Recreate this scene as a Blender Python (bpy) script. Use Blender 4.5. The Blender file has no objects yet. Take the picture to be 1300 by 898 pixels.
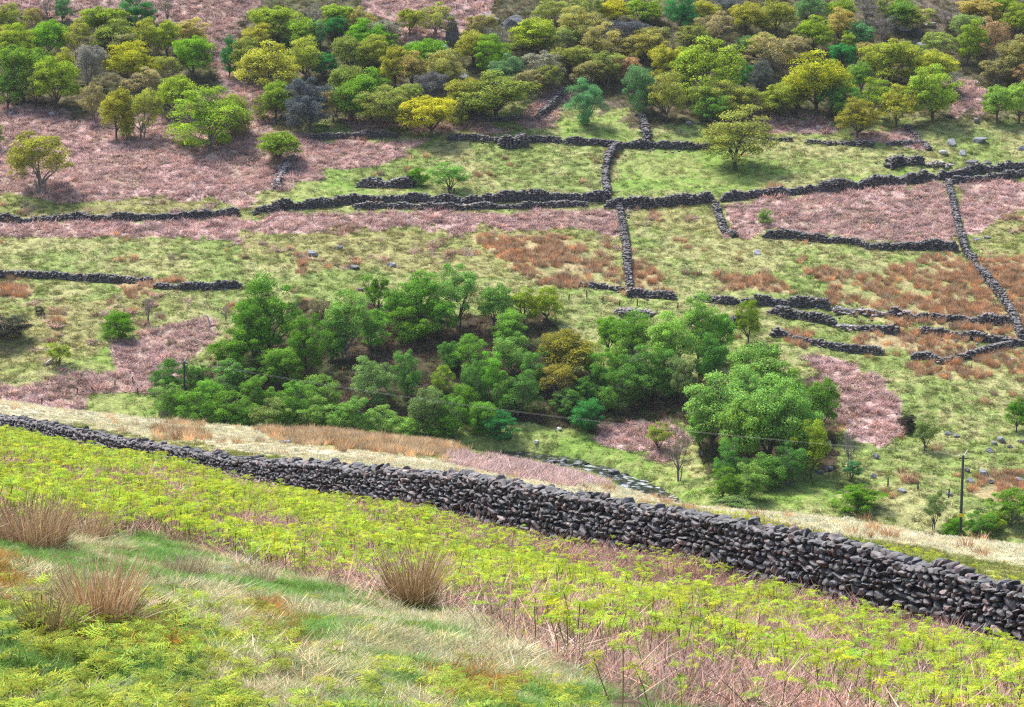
import bpy, math, random
import numpy as np
from mathutils import Vector
R = math.radians
rng = np.random.default_rng(7)
random.seed(7)
SC = bpy.context.scene
COL = SC.collection

# ------------------------------------------------------------------ camera model
F = 2607.0; P = R(-9.0); CP, SP = math.cos(P), math.sin(P)
def ray(u, v):
    cx = (np.asarray(u, float)-650)/F; cv = -(np.asarray(v, float)-449)/F
    return cx, CP-cv*SP, SP+cv*CP           # direction x, y, z
def zr(v, y):
    _, dy, dz = ray(650, v); return dz/dy*y
def xr(u, v, y):
    dx, dy, dz = ray(u, v); return dx/dy*y
def proj(x, y, z):
    f = y*CP+z*SP; f = np.where(f < 1, 1, f)
    return 650+F*x/f, 449-F*(-y*SP+z*CP)/f

# ------------------------------------------------------------------ noise
def h2(ix, iy, s):
    n = (ix.astype(np.int64)*374761393 + iy.astype(np.int64)*668265263 + s*982451653) & 0xffffffff
    n = ((n ^ (n >> 13))*1274126177) & 0xffffffff
    n = n ^ (n >> 16)
    return (n & 0xffff)/65535.0
def vnoise(x, y, s=0):
    ix = np.floor(x); iy = np.floor(y); fx = x-ix; fy = y-iy
    fx = fx*fx*(3-2*fx); fy = fy*fy*(3-2*fy)
    a = h2(ix, iy, s); b = h2(ix+1, iy, s); c = h2(ix, iy+1, s); d = h2(ix+1, iy+1, s)
    return (a*(1-fx)+b*fx)*(1-fy)+(c*(1-fx)+d*fx)*fy
def fbm(x, y, s=0, o=4):
    r = 0; a = .5; t = 0
    for i in range(o):
        r = r+a*vnoise(x*2**i+17.3*i, y*2**i-9.1*i, s+i); t += a; a *= .5
    return r/t
def sstep(a, b, x):
    t = np.clip((x-a)/(b-a), 0, 1); return t*t*(3-2*t)

# ------------------------------------------------------------------ terrain
def plane(x, y): return -1.7-.17*x-.2276*y
def pchip(X, Y, x):
    X = np.array(X, float); Y = np.array(Y, float); h = np.diff(X); d = np.diff(Y)/h
    m = np.zeros(len(X)); m[0] = d[0]; m[-1] = d[-1]
    for i in range(1, len(X)-1):
        if d[i-1]*d[i] > 0:
            w1 = 2*h[i]+h[i-1]; w2 = h[i]+2*h[i-1]; m[i] = (w1+w2)/(w1/d[i-1]+w2/d[i])
    k = np.clip(np.searchsorted(X, x)-1, 0, len(h)-1); t = (x-X[k])/h[k]
    return ((2*t**3-3*t**2+1)*Y[k]+(t**3-2*t**2+t)*h[k]*m[k]+(-2*t**3+3*t**2)*Y[k+1]+(t**3-t**2)*h[k]*m[k+1])
def yw(u): return 1/(.0104+1.12e-5*np.asarray(u, float))
FARL = [(540, 178.5), (500, 184), (430, 195), (350, 210), (250, 233), (180, 251), (100, 271), (0, 291)]
FARR = [(640, 158), (570, 170), (500, 181), (430, 193), (350, 209), (250, 233), (180, 251), (100, 271), (0, 291)]
# u: wall-foot v, [(y, v) points behind the wall], river (y, z), far table
COLS = {
 0: (561, [(150, 513)], (174, -37), FARL, .45), 200: (607, [(145, 536)], (174.5, -36.4), FARL, .4), 400: (639, [(140, 550)], (175, -36), FARL, .1),
 560: (655, [(105, 590), (150, 565)], (174, -36), FARL, 0), 650: (677, [(110, 604), (142, 586)], (174, -36.2), FARL, 0),
 740: (694, [(110, 622), (135, 608)], (171, -36.5), FARL, 0), 830: (708, [(100, 645), (132, 633.5)], (163, -37.5), FARL, 0),
 1000: (747, [(110, 655)], (151, -38.5), FARR, 0), 1222: (807, [(95, 685)], (148, -39), FARR, 0), 1300: (830, [(90, 695)], (146, -39.2), FARR, 0)}
YS = np.arange(-80, 700, .5)
us = np.array(sorted(COLS)); tabs = []
for u in us:
    wv, mids, (ry, rz), far, bulge = COLS[u]
    y_w = float(yw(u)); pts = []
    th = (u-650)/F
    for y in (-100, 0, 12, 22, 32): pts.append((y, plane(th*max(y, 0)*.99, y)))
    pts.append((y_w*.84, plane(th*y_w*.84, y_w*.84)+(bulge if bulge else -.18 if u > 500 else 0)))
    pts.append((y_w, zr(wv, y_w)))
    for (y, v) in mids: pts.append((y, zr(v, y)))
    pts.append((ry, rz))
    for (v, y) in far:
        if y > ry+3: pts.append((y, zr(v, y)))
    pts += [(330, 24), (420, 62), (700, 130)]
    tabs.append(pchip([p[0] for p in pts], [p[1] for p in pts], YS))
tabs = np.array(tabs)
UT = np.arange(0, 1301, 10.)
T2 = np.array([pchip(us, tabs[:, j], UT) for j in range(len(YS))]).T      # [u, y]
k = np.exp(-np.linspace(-2, 2, 9)**2); k /= k.sum()
T2 = np.apply_along_axis(lambda a: np.convolve(np.pad(a, 4, mode='edge'), k, 'valid'), 1, T2)
RP = [(-300, 174, -37.4), (0, 174, -37), (300, 175, -36.2), (560, 174, -36), (650, 174, -36.2), (700, 172.5, -36.3), (740, 171, -36.5), (790, 168, -37), (830, 163, -37.5), (900, 157, -38), (1000, 151, -38.5), (1222, 148, -39), (1600, 144, -39.4)]
RPW = np.array([((u-650)/F*(y*CP+z*SP), y, z) for u, y, z in RP])
_t = np.linspace(0, len(RPW)-1, 400)
RPF = np.stack([pchip(np.arange(len(RPW)), RPW[:, i], _t) for i in range(3)], 1)
RPF[:, 1] += .5*np.sin(RPF[:, 0]*.7)+.35*np.sin(RPF[:, 0]*1.9+1)
def rdist(x, y):
    sh = x.shape; x = x.ravel(); y = y.ravel(); d = np.full(x.shape, 99.)
    m = np.where((y > 138) & (y < 182))[0]
    for c in np.array_split(m, max(1, len(m)//20000)):
        if len(c): d[c] = np.sqrt(((x[c, None]-RPF[None, :, 0])**2+(y[c, None]-RPF[None, :, 1])**2).min(1))
    return d.reshape(sh)
def zfun(x, y, fine=True):
    x = np.asarray(x, float); y = np.asarray(y, float)
    x, y = np.broadcast_arrays(x, y)
    yy = np.maximum(y, 8); f = yy*.985+.03*yy
    u = 650+F*x/f
    uc = np.clip(u, 0, 1300); a = uc/10; i = np.clip(a.astype(int), 0, len(UT)-2); fa = a-i
    b = (np.clip(y, -79, 698)+80)/.5; j = b.astype(int); fb = b-j
    z = (T2[i, j]*(1-fb)+T2[i, j+1]*fb)*(1-fa)+(T2[i+1, j]*(1-fb)+T2[i+1, j+1]*fb)*fa
    w = sstep(26, 42, y); z = z*w+plane(np.clip(x, -60, 60), y)*(1-w)
    if fine:
        far = sstep(150, 185, y)
        z = z+far*(fbm(x*.09, y*.09, 3)-.5)*1.5*sstep(178, 190, y)+far*(fbm(x*.7, y*.7, 5)-.5)*.45
        z = z+(1-far)*((fbm(x*.25, y*.25, 8, 3)-.5)*.35+(fbm(x*2.2, y*2.2, 9, 3)-.5)*.13)
        d = rdist(x, y)
        z = z-1.0*(1-sstep(1.2, 2.6, d+(vnoise(x*1.3, y*1.3, 4)-.5)*.9))
    return z
def at(u, v, y0=160., y1=420.):
    dx, dy, dz = ray(u, v); ys = np.arange(y0, y1, .1)
    df = dz/dy*ys-zfun(dx/dy*ys, ys)
    k = np.where((df[:-1] > 0) & (df[1:] <= 0))[0]
    if len(k) == 0:
        y = ys[np.argmin(np.abs(df))]
    else: y = ys[k[0]]
    x = dx/dy*y
    return float(x), float(y), float(zfun(x, y))
def ppm(y): return F/y/1.0      # photo pixels per metre at distance y

# ------------------------------------------------------------------ land cover
def inpoly(u, v, poly):
    r = np.zeros(u.shape, bool); n = len(poly); j = n-1
    for i in range(n):
        xi, yi = poly[i]; xj, yj = poly[j]
        c = ((yi > v) != (yj > v)) & (u < (xj-xi)*(v-yi)/((yj-yi) or 1e-9)+xi)
        r ^= c; j = i
    return r
# codes: 0 pasture, 1 pale straw, 2 pink dead bracken, 3 rust rush, 4 lush green, 5 dark litter, 6 mossy orange, 7 olive straw, 8 woodland floor
FARP = [
 (8, [(-400, -200), (1700, -200), (1700, 150), (1240, 150), (1100, 145), (960, 150), (800, 160), (700, 110), (600, 150), (400, 160), (270, 150), (100, 150), (-400, 140)]),
 (2, [(-400, -200), (320, -200), (330, 5), (285, 60), (320, 135), (275, 100), (255, 40), (190, 25), (-400, 10)]),
 (2, [(440, -100), (660, -100), (620, 15), (560, 55), (520, 60), (470, 20)]),
 (2, [(-400, 135), (20, 130), (100, 145), (310, 150), (420, 180), (545, 180), (510, 200), (430, 215), (410, 238), (350, 243), (300, 262), (-400, 262)]),
 (2, [(285, 110), (330, 110), (345, 170), (290, 165)]),
 (2, [(440, 152), (620, 152), (640, 166), (440, 168)]), (2, [(660, 150), (700, 110), (735, 110), (700, 165), (670, 165)]),
 (2, [(900, 150), (1000, 148), (1080, 155), (1050, 168), (930, 168)]), (2, [(1085, 165), (1150, 165), (1180, 195), (1160, 185), (1090, 182)]), (2, [(1215, 100), (1250, 100), (1250, 140), (1210, 145)]),
 (7, [(-400, 245), (300, 255), (310, 275), (-400, 282)]),
 (4, [(355, 255), (370, 232), (420, 225), (440, 232), (470, 240), (470, 252)]), (4, [(400, 215), (440, 213), (450, 225), (410, 228)]),
 (4, [(470, 240), (620, 244), (640, 252), (470, 254)]),
 (4, [(790, 195), (860, 190), (900, 185), (990, 205), (1000, 235), (930, 245), (790, 242)]),
 (4, [(700, 150), (790, 140), (800, 175), (720, 180)]),
 (4, [(1060, 225), (1250, 208), (1400, 205), (1400, 212), (1200, 222), (1080, 234)]),
 (7, [(800, 250), (905, 262), (920, 300), (800, 290)]),
 (2, [(-400, 284), (330, 276), (560, 268), (785, 270), (785, 296), (640, 298), (560, 290), (400, 296), (300, 305), (150, 298), (-400, 305)]),
 (7, [(300, 296), (560, 288), (785, 292), (785, 350), (500, 345), (300, 330)]),
 (2, [(915, 258), (1200, 232), (1218, 300), (1190, 312), (1100, 300), (970, 295), (925, 298)]),
 (2, [(1212, 232), (1500, 222), (1500, 250), (1290, 262), (1240, 300), (1222, 300)]),
 (7, [(1290, 262), (1500, 250), (1500, 330), (1260, 330), (1235, 305)]),
 (3, [(600, 300), (700, 302), (790, 335), (790, 366), (690, 362), (660, 340), (610, 320)]), (3, [(797, 320), (820, 325), (845, 370), (800, 370)]),
 (3, [(1010, 345), (1150, 335), (1215, 325), (1250, 350), (1275, 405), (1160, 400), (1060, 385), (1050, 365)]),
 (3, [(900, 350), (990, 355), (1000, 375), (910, 372)]), (3, [(1240, 330), (1500, 330), (1500, 440), (1300, 420)]),
 (3, [(1090, 398), (1280, 412), (1290, 432), (1160, 415), (1100, 408)]), (3, [(1130, 415), (1240, 432), (1250, 450), (1160, 450), (1120, 440)]),
 (3, [(1080, 425), (1130, 425), (1135, 445), (1095, 445)]), (3, [(1150, 460), (1260, 445), (1400, 440), (1400, 480), (1290, 470), (1220, 480), (1160, 470)]),
 (3, [(150, 350), (235, 348), (240, 360), (205, 362), (190, 374), (155, 374)]), (3, [(-300, 362), (45, 362), (40, 378), (-300, 376)]), (3, [(370, 328), (392, 330), (388, 352), (372, 350)]),
 (3, [(1230, 605), (1290, 600), (1300, 640), (1235, 635)]), (3, [(1130, 598), (1165, 600), (1160, 620), (1135, 620)]), (3, [(990, 420), (1040, 425), (1030, 440), (995, 436)]),
 (2, [(-400, 500), (0, 490), (90, 470), (150, 440), (180, 420), (262, 400), (275, 425), (240, 455), (205, 500), (120, 500), (100, 560), (-400, 560)]),
 (4, [(110, 498), (200, 495), (210, 530), (110, 530)]),
 (7, [(-400, 380), (130, 380), (250, 375), (170, 425), (60, 470), (-400, 490)]),
 (4, [(80, 455), (140, 440), (150, 465), (90, 478)]), (4, [(120, 420), (180, 420), (180, 432), (120, 432)]),
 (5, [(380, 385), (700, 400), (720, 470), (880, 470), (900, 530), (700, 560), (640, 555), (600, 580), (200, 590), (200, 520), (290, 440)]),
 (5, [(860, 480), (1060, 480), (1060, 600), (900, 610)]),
 (2, [(1008, 452), (1060, 456), (1110, 478), (1152, 508), (1150, 545), (1112, 568), (1075, 548), (1050, 500)]),
 (2, [(760, 535), (860, 535), (885, 560), (850, 585), (800, 575), (755, 560)]),
 (4, [(640, 555), (740, 545), (760, 575), (860, 600), (930, 620), (930, 660), (800, 640), (700, 585), (640, 570)]),
 (4, [(560, 540), (640, 540), (640, 600), (560, 600)]),
 (4, [(940, 600), (1030, 590), (1080, 640), (900, 660)]),
]
NEARP = [
 (1, [(-400, 480), (0, 500), (330, 540), (640, 600), (840, 625), (1000, 650), (1700, 730), (1700, 860), (1000, 700), (640, 640), (200, 600), (-400, 560)]),
 (7, [(-400, 535), (100, 540), (400, 590), (640, 620), (900, 650), (1150, 692), (1700, 790), (1700, 900), (900, 700), (-400, 600)]),
 (3, [(185, 552), (225, 540), (262, 548), (262, 560), (215, 560)]), (3, [(330, 548), (450, 550), (560, 562), (620, 575), (560, 580), (420, 572), (340, 560)]),
 (4, [(560, 560), (640, 568), (720, 575), (810, 600), (830, 625), (760, 610), (700, 592), (600, 582)]),
 (2, [(560, 576), (640, 584), (735, 592), (780, 612), (740, 618), (640, 606), (580, 592)]),
]
WALL_A = np.array([-23.9, 96.0]); WALL_B = np.array([10.05, 40.0])
WDIR = (WALL_B-WALL_A)/np.linalg.norm(WALL_B-WALL_A); WN = np.array([WDIR[1], -WDIR[0]])
if WN[1] > 0: WN = -WN           # towards the camera side
def wside(x, y): return (x-WALL_A[0])*WN[0]+(y-WALL_A[1])*WN[1]     # >0 in front
FRONT = [  # foreground patches, base = 9 bracken litter
 (10, [(-300, 700), (60, 690), (190, 680), (240, 700), (330, 725), (420, 745), (520, 768), (600, 800), (680, 835), (760, 870), (800, 1000), (-300, 1000)]),
 (6, [(-300, 715), (20, 708), (40, 740), (30, 775), (-300, 790)]), (6, [(295, 778), (330, 765), (370, 775), (395, 800), (370, 830), (300, 825)]),
 (6, [(60, 790), (200, 785), (230, 830), (60, 840)]), (6, [(520, 850), (640, 845), (660, 890), (540, 910)]),
]
def cover(x, y, z):
    u, v = proj(x, y, z)
    n1 = fbm(x*.35, y*.35, 31, 4)-.5; n2 = fbm(x*.35+50, y*.35, 37, 4)-.5
    c = np.zeros(x.shape, int)
    d = rdist(x, y); ws = wside(x, y)
    riv = np.interp(x, RPF[:, 0], RPF[:, 1])
    far = y > riv
    uf = u+n1*40; vf = v+n2*26
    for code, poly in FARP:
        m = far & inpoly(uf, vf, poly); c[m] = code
    mid = (~far) & (ws < 0)
    c[mid] = 7
    for code, poly in NEARP:
        m = mid & inpoly(uf, v+n2*14, poly); c[m] = code
    fr = ws >= 0
    c[fr] = 9
    n3 = fbm(x*1.5, y*1.5, 33, 3)-.5; n4 = fbm(x*1.5+50, y*1.5, 39, 3)-.5
    for code, poly in FRONT:
        m = fr & inpoly(u+n3*60, v+n4*30, poly); c[m] = code
    c[fr & (y < 9)] = 10
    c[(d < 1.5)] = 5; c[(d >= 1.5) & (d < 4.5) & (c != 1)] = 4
    return c
G = (.19, .25, .07)
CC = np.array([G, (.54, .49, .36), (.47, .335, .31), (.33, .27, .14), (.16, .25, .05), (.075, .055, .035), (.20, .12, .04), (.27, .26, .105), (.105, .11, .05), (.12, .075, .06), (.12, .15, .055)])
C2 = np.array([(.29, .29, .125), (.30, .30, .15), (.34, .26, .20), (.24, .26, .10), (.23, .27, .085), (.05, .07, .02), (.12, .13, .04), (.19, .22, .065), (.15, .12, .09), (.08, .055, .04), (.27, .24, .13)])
def covcol(x, y, c):
    n = fbm(x*.16, y*.16, 51, 4); m = fbm(x*1.3, y*1.3, 57, 3)
    t = sstep(.42, .62, n*.6+m*.4)[:, None]
    return CC[c]*(1-t)+C2[c]*t

# ------------------------------------------------------------------ helpers
def mesh_np(name, V, Fc, mat=None, col=None, smooth=False, loops_col=None):
    V = np.asarray(V, np.float32); Fc = np.asarray(Fc, np.int32); k = Fc.shape[1]
    me = bpy.data.meshes.new(name)
    me.vertices.add(len(V)); me.vertices.foreach_set('co', V.ravel())
    me.loops.add(Fc.size); me.loops.foreach_set('vertex_index', Fc.ravel())
    me.polygons.add(len(Fc)); me.polygons.foreach_set('loop_start', np.arange(0, Fc.size, k, dtype=np.int32))
    me.polygons.foreach_set('loop_total', np.full(len(Fc), k, np.int32))
    me.polygons.foreach_set('use_smooth', np.full(len(Fc), smooth))
    me.update(calc_edges=True)
    if col is not None:
        a = me.color_attributes.new('col', 'FLOAT_COLOR', 'POINT')
        cc = np.ones((len(V), 4), np.float32); cc[:, :3] = col; a.data.foreach_set('color', cc.ravel())
    if mat: me.materials.append(mat)
    return me
def obj(name, me, parent=None):
    o = bpy.data.objects.new(name, me); COL.objects.link(o)
    if parent: o.parent = parent
    return o
def tag(o, label=None, cat=None, group=None, kind=None):
    if label: o['label'] = label
    if cat: o['category'] = cat
    if group: o['group'] = group
    if kind: o['kind'] = kind
    return o
class Geo:
    def __init__(s): s.V = []; s.F = []; s.C = []; s.n = 0
    def add(s, V, Fc, c=(1, 1, 1)):
        V = np.asarray(V, float); s.V.append(V); s.F.append(np.asarray(Fc)+s.n); s.n += len(V)
        c = np.asarray(c, float); s.C.append(np.broadcast_to(c, (len(V), 3)))
    def tube(s, pts, rad, k=5, c=(1, 1, 1)):
        pts = np.asarray(pts, float); n = len(pts); rad = np.broadcast_to(rad, n)
        t = np.gradient(pts, axis=0); t /= np.linalg.norm(t, axis=1)[:, None]+1e-9
        ref = np.where(np.abs(t[:, 2:3]) > .9, [[1., 0, 0]], [[0, 0, 1.]])
        a = np.cross(t, ref); a /= np.linalg.norm(a, axis=1)[:, None]+1e-9; b = np.cross(t, a)
        an = np.arange(k)*2*math.pi/k
        V = (pts[:, None]+rad[:, None, None]*(a[:, None]*np.cos(an)[None, :, None]+b[:, None]*np.sin(an)[None, :, None])).reshape(-1, 3)
        Fc = []
        for i in range(n-1):
            for j in range(k):
                q = [i*k+j, i*k+(j+1) % k, (i+1)*k+(j+1) % k, (i+1)*k+j]; Fc.append(q)
        s.add(V, Fc, c)
    def box(s, lo, hi, c=(1, 1, 1)):
        x0, y0, z0 = lo; x1, y1, z1 = hi
        V = [(x0, y0, z0), (x1, y0, z0), (x1, y1, z0), (x0, y1, z0), (x0, y0, z1), (x1, y0, z1), (x1, y1, z1), (x0, y1, z1)]
        s.add(V, [(0, 3, 2, 1), (4, 5, 6, 7), (0, 1, 5, 4), (1, 2, 6, 5), (2, 3, 7, 6), (3, 0, 4, 7)], c)
    def mesh(s, name, mat, smooth=False):
        return mesh_np(name, np.concatenate(s.V), np.concatenate(s.F), mat, np.concatenate(s.C), smooth)

# ------------------------------------------------------------------ materials
def newmat(name):
    m = bpy.data.materials.new(name); m.use_nodes = True; nt = m.node_tree
    for n in list(nt.nodes): nt.nodes.remove(n)
    return m, nt, nt.nodes.new, nt.links.new
def mul(nt, a, b):
    n = nt.nodes.new('ShaderNodeMix'); n.data_type = 'RGBA'; n.blend_type = 'MULTIPLY'; n.inputs['Factor'].default_value = 1
    nt.links.new(a, n.inputs[6]); nt.links.new(b, n.inputs[7]); return n.outputs[2]
def noise_ramp(nt, scale, lo, hi, coord=None, detail=4):
    n = nt.nodes.new('ShaderNodeTexNoise'); n.inputs['Scale'].default_value = scale; n.inputs['Detail'].default_value = detail
    if coord: nt.links.new(coord, n.inputs['Vector'])
    r = nt.nodes.new('ShaderNodeMapRange'); r.inputs[1].default_value = .3; r.inputs[2].default_value = .7; r.inputs[3].default_value = lo; r.inputs[4].default_value = hi
    nt.links.new(n.outputs[0], r.inputs[0]); return n.outputs[0], r.outputs[0]
def leafmat(name, src, trans=.35, grad=None):
    """src: 'object' = object colour x vertex colour, 'inst' = instancer tint x vertex colour, 'vert'"""
    m, nt, N, L = newmat(name)
    vc = N('ShaderNodeAttribute'); vc.attribute_name = 'col'; c = vc.outputs['Color']
    if src == 'object':
        oi = N('ShaderNodeObjectInfo'); c = mul(nt, c, oi.outputs['Color'])
    if src == 'inst':
        ia = N('ShaderNodeAttribute'); ia.attribute_type = 'INSTANCER'; ia.attribute_name = 'tint'; c = mul(nt, c, ia.outputs['Color'])
    d = N('ShaderNodeBsdfDiffuse'); t = N('ShaderNodeBsdfTranslucent'); mx = N('ShaderNodeMixShader'); mx.inputs[0].default_value = trans
    L(c, d.inputs[0]); L(c, t.inputs[0]); L(d.outputs[0], mx.inputs[1]); L(t.outputs[0], mx.inputs[2])
    o = N('ShaderNodeOutputMaterial'); L(mx.outputs[0], o.inputs[0]); return m
M_LEAF = leafmat('leaf', 'object', .42)
M_VEG = leafmat('blades', 'inst', .3)
M_RUSH = leafmat('rush_blades', 'vert', .25)
def barkmat():
    m, nt, N, L = newmat('bark'); vc = N('ShaderNodeAttribute'); vc.attribute_name = 'col'
    _, r = noise_ramp(nt, 6, .6, 1.3)
    c = mul(nt, vc.outputs['Color'], r); b = N('ShaderNodeBsdfPrincipled'); b.inputs['Roughness'].default_value = .9
    L(c, b.inputs['Base Color']); o = N('ShaderNodeOutputMaterial'); L(b.outputs[0], o.inputs[0]); return m
M_BARK = barkmat()
def groundmat():
    m, nt, N, L = newmat('ground'); vc = N('ShaderNodeAttribute'); vc.attribute_name = 'col'
    g = N('ShaderNodeNewGeometry'); pos = g.outputs['Position']
    _, a = noise_ramp(nt, 1.1, .72, 1.3, pos, 5); h, b = noise_ramp(nt, 4.5, .65, 1.35, pos, 6)
    c = mul(nt, mul(nt, vc.outputs['Color'], a), b)
    bs = N('ShaderNodeBsdfPrincipled'); bs.inputs['Roughness'].default_value = .95; bs.inputs['Specular IOR Level'].default_value = .15
    bp = N('ShaderNodeBump'); bp.inputs['Strength'].default_value = .9; bp.inputs['Distance'].default_value = .12
    L(h, bp.inputs['Height']); L(bp.outputs[0], bs.inputs['Normal']); L(c, bs.inputs['Base Color'])
    o = N('ShaderNodeOutputMaterial'); L(bs.outputs[0], o.inputs[0]); return m
M_GROUND = groundmat()
def stonemat():
    m, nt, N, L = newmat('stone'); vc = N('ShaderNodeAttribute'); vc.attribute_name = 'col'
    g = N('ShaderNodeNewGeometry'); pos = g.outputs['Position']
    h, a = noise_ramp(nt, 9, .55, 1.45, pos, 6)
    c = mul(nt, vc.outputs['Color'], a)
    # lichen on upward faces, with bluish top light painted into its pale colour
    sx = N('ShaderNodeSeparateXYZ'); L(g.outputs['True Normal'], sx.inputs[0])
    ln, lr = noise_ramp(nt, 5, 0, 1, pos, 5); lr_n = N('ShaderNodeMath'); lr_n.operation = 'MULTIPLY'
    up = N('ShaderNodeMapRange'); up.inputs[1].default_value = -.1; up.inputs[2].default_value = .8; up.inputs[3].default_value = .06; up.inputs[4].default_value = .68
    L(sx.outputs[2], up.inputs[0]); L(up.outputs[0], lr_n.inputs[0]); L(lr, lr_n.inputs[1])
    mx = N('ShaderNodeMix'); mx.data_type = 'RGBA'; L(lr_n.outputs[0], mx.inputs['Factor']); L(c, mx.inputs[6]); mx.inputs[7].default_value = (.27, .28, .29, 1)
    bs = N('ShaderNodeBsdfPrincipled'); bs.inputs['Roughness'].default_value = .8
    bp = N('ShaderNodeBump'); bp.inputs['Strength'].default_value = .6; bp.inputs['Distance'].default_value = .03
    L(h, bp.inputs['Height']); L(bp.outputs[0], bs.inputs['Normal']); L(mx.outputs[2], bs.inputs['Base Color'])
    o = N('ShaderNodeOutputMaterial'); L(bs.outputs[0], o.inputs[0]); return m
M_STONE = stonemat()
def watermat():
    m, nt, N, L = newmat('stream_water'); g = N('ShaderNodeNewGeometry'); pos = g.outputs['Position']
    mp = N('ShaderNodeMapping'); mp.inputs['Scale'].default_value = (1.0, 1.6, 1); L(pos, mp.inputs[0])
    h, r = noise_ramp(nt, 1.5, 0, 1, mp.outputs[0], 8)
    fr = N('ShaderNodeMapRange'); fr.inputs[1].default_value = .52; fr.inputs[2].default_value = .62; L(h, fr.inputs[0])
    vc = N('ShaderNodeAttribute'); vc.attribute_name = 'col'
    k = N('ShaderNodeMath'); k.operation = 'MULTIPLY'; L(fr.outputs[0], k.inputs[0]); L(vc.outputs['Fac'], k.inputs[1])
    mx = N('ShaderNodeMix'); mx.data_type = 'RGBA'; mx.inputs[6].default_value = (.012, .014, .012, 1); mx.inputs[7].default_value = (.45, .48, .52, 1); L(k.outputs[0], mx.inputs['Factor'])
    b = N('ShaderNodeBsdfPrincipled'); b.inputs['Roughness'].default_value = .12; L(mx.outputs[2], b.inputs['Base Color'])
    bp = N('ShaderNodeBump'); bp.inputs['Strength'].default_value = .8; bp.inputs['Distance'].default_value = .12; L(h, bp.inputs['Height']); L(bp.outputs[0], b.inputs['Normal'])
    o = N('ShaderNodeOutputMaterial'); L(b.outputs[0], o.inputs[0]); return m
M_WATER = watermat()
def plain(name, c, rough=.7):
    m, nt, N, L = newmat(name); b = N('ShaderNodeBsdfPrincipled'); b.inputs['Roughness'].default_value = rough
    rgb = N('ShaderNodeRGB'); rgb.outputs[0].default_value = (*c, 1); _, r = noise_ramp(nt, 14, .75, 1.2)
    L(mul(nt, rgb.outputs[0], r), b.inputs['Base Color']); o = N('ShaderNodeOutputMaterial'); L(b.outputs[0], o.inputs[0]); return m
M_POLE = plain('creosoted_wood', (.035, .034, .04)); M_POST = plain('weathered_wood', (.06, .05, .045)); M_CER = plain('pale_ceramic', (.7, .72, .75), .3)
M_SIGN = plain('yellow_plate', (.8, .6, .02), .5); M_WIRE = plain('wire', (.16, .16, .17), .5); M_DEAD = plain('bleached_wood', (.42, .40, .40))

# ------------------------------------------------------------------ ground sheet
dense = np.linspace(-.35, .35, 1220); out = .35*1.22**np.arange(1, 12)
S = np.concatenate([-out[::-1], dense, out])
yr = [-60, -45, -32, -22, -14, -8, -3, 1, 4, 7, 9, 10.5]
y = 11.5
while y < 330:
    yr.append(y); y += .07 if y < 16 else .11 if y < 30 else .17 if y < 60 else .3 if y < 140 else .27 if y < 240 else .36
while y < 640: yr.append(y); y += 8
yr = np.array(yr)
X = S[None, :]*np.maximum(yr, 12)[:, None]*1.0; Y = np.repeat(yr[:, None], len(S), 1)
X = X*(1+0*Y); Z = zfun(X, Y)
V = np.stack([X, Y, Z], 2).reshape(-1, 3)
nr, nc = X.shape; idx = np.arange(nr*nc).reshape(nr, nc)
Fq = np.stack([idx[:-1, :-1], idx[:-1, 1:], idx[1:, 1:], idx[1:, :-1]], 2).reshape(-1, 4)
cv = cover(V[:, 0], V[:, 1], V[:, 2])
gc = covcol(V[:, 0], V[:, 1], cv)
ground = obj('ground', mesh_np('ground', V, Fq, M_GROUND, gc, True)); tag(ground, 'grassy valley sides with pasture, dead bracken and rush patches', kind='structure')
del X, Y, Z, V, Fq, cv, gc

# stream
path = RPF.copy(); tn = np.gradient(path[:, :2], axis=0); tn /= np.linalg.norm(tn, axis=1)[:, None]
nn = np.stack([-tn[:, 1], tn[:, 0]], 1); W = np.linspace(-2.1, 2.1, 14)
VV = np.zeros((len(path), 14, 3)); VV[:, :, :2] = path[:, None, :2]+nn[:, None]*W[None, :, None]
VV[:, :, 2] = path[:, None, 2]-.36+(fbm(VV[:, :, 0]*1.2, VV[:, :, 1]*1.2, 71)-.5)*.16
pu, pv = proj(path[:, 0], path[:, 1], path[:, 2])
foam = np.interp(pu, [600, 690, 745, 770, 800, 840, 900], [.0, .3, .9, .6, 1, 1, .6])
ii = np.arange(len(path)*14).reshape(-1, 14)
FF = np.stack([ii[:-1, :-1], ii[:-1, 1:], ii[1:, 1:], ii[1:, :-1]], 2).reshape(-1, 4)
wm = mesh_np('stream_water', VV.reshape(-1, 3), FF, M_WATER, np.repeat(foam[:, None], 14, 1).reshape(-1, 1)*np.ones(3), True)
tag(obj('stream_water', wm), 'dark beck with white riffles winding along the valley bottom', kind='structure')

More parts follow.
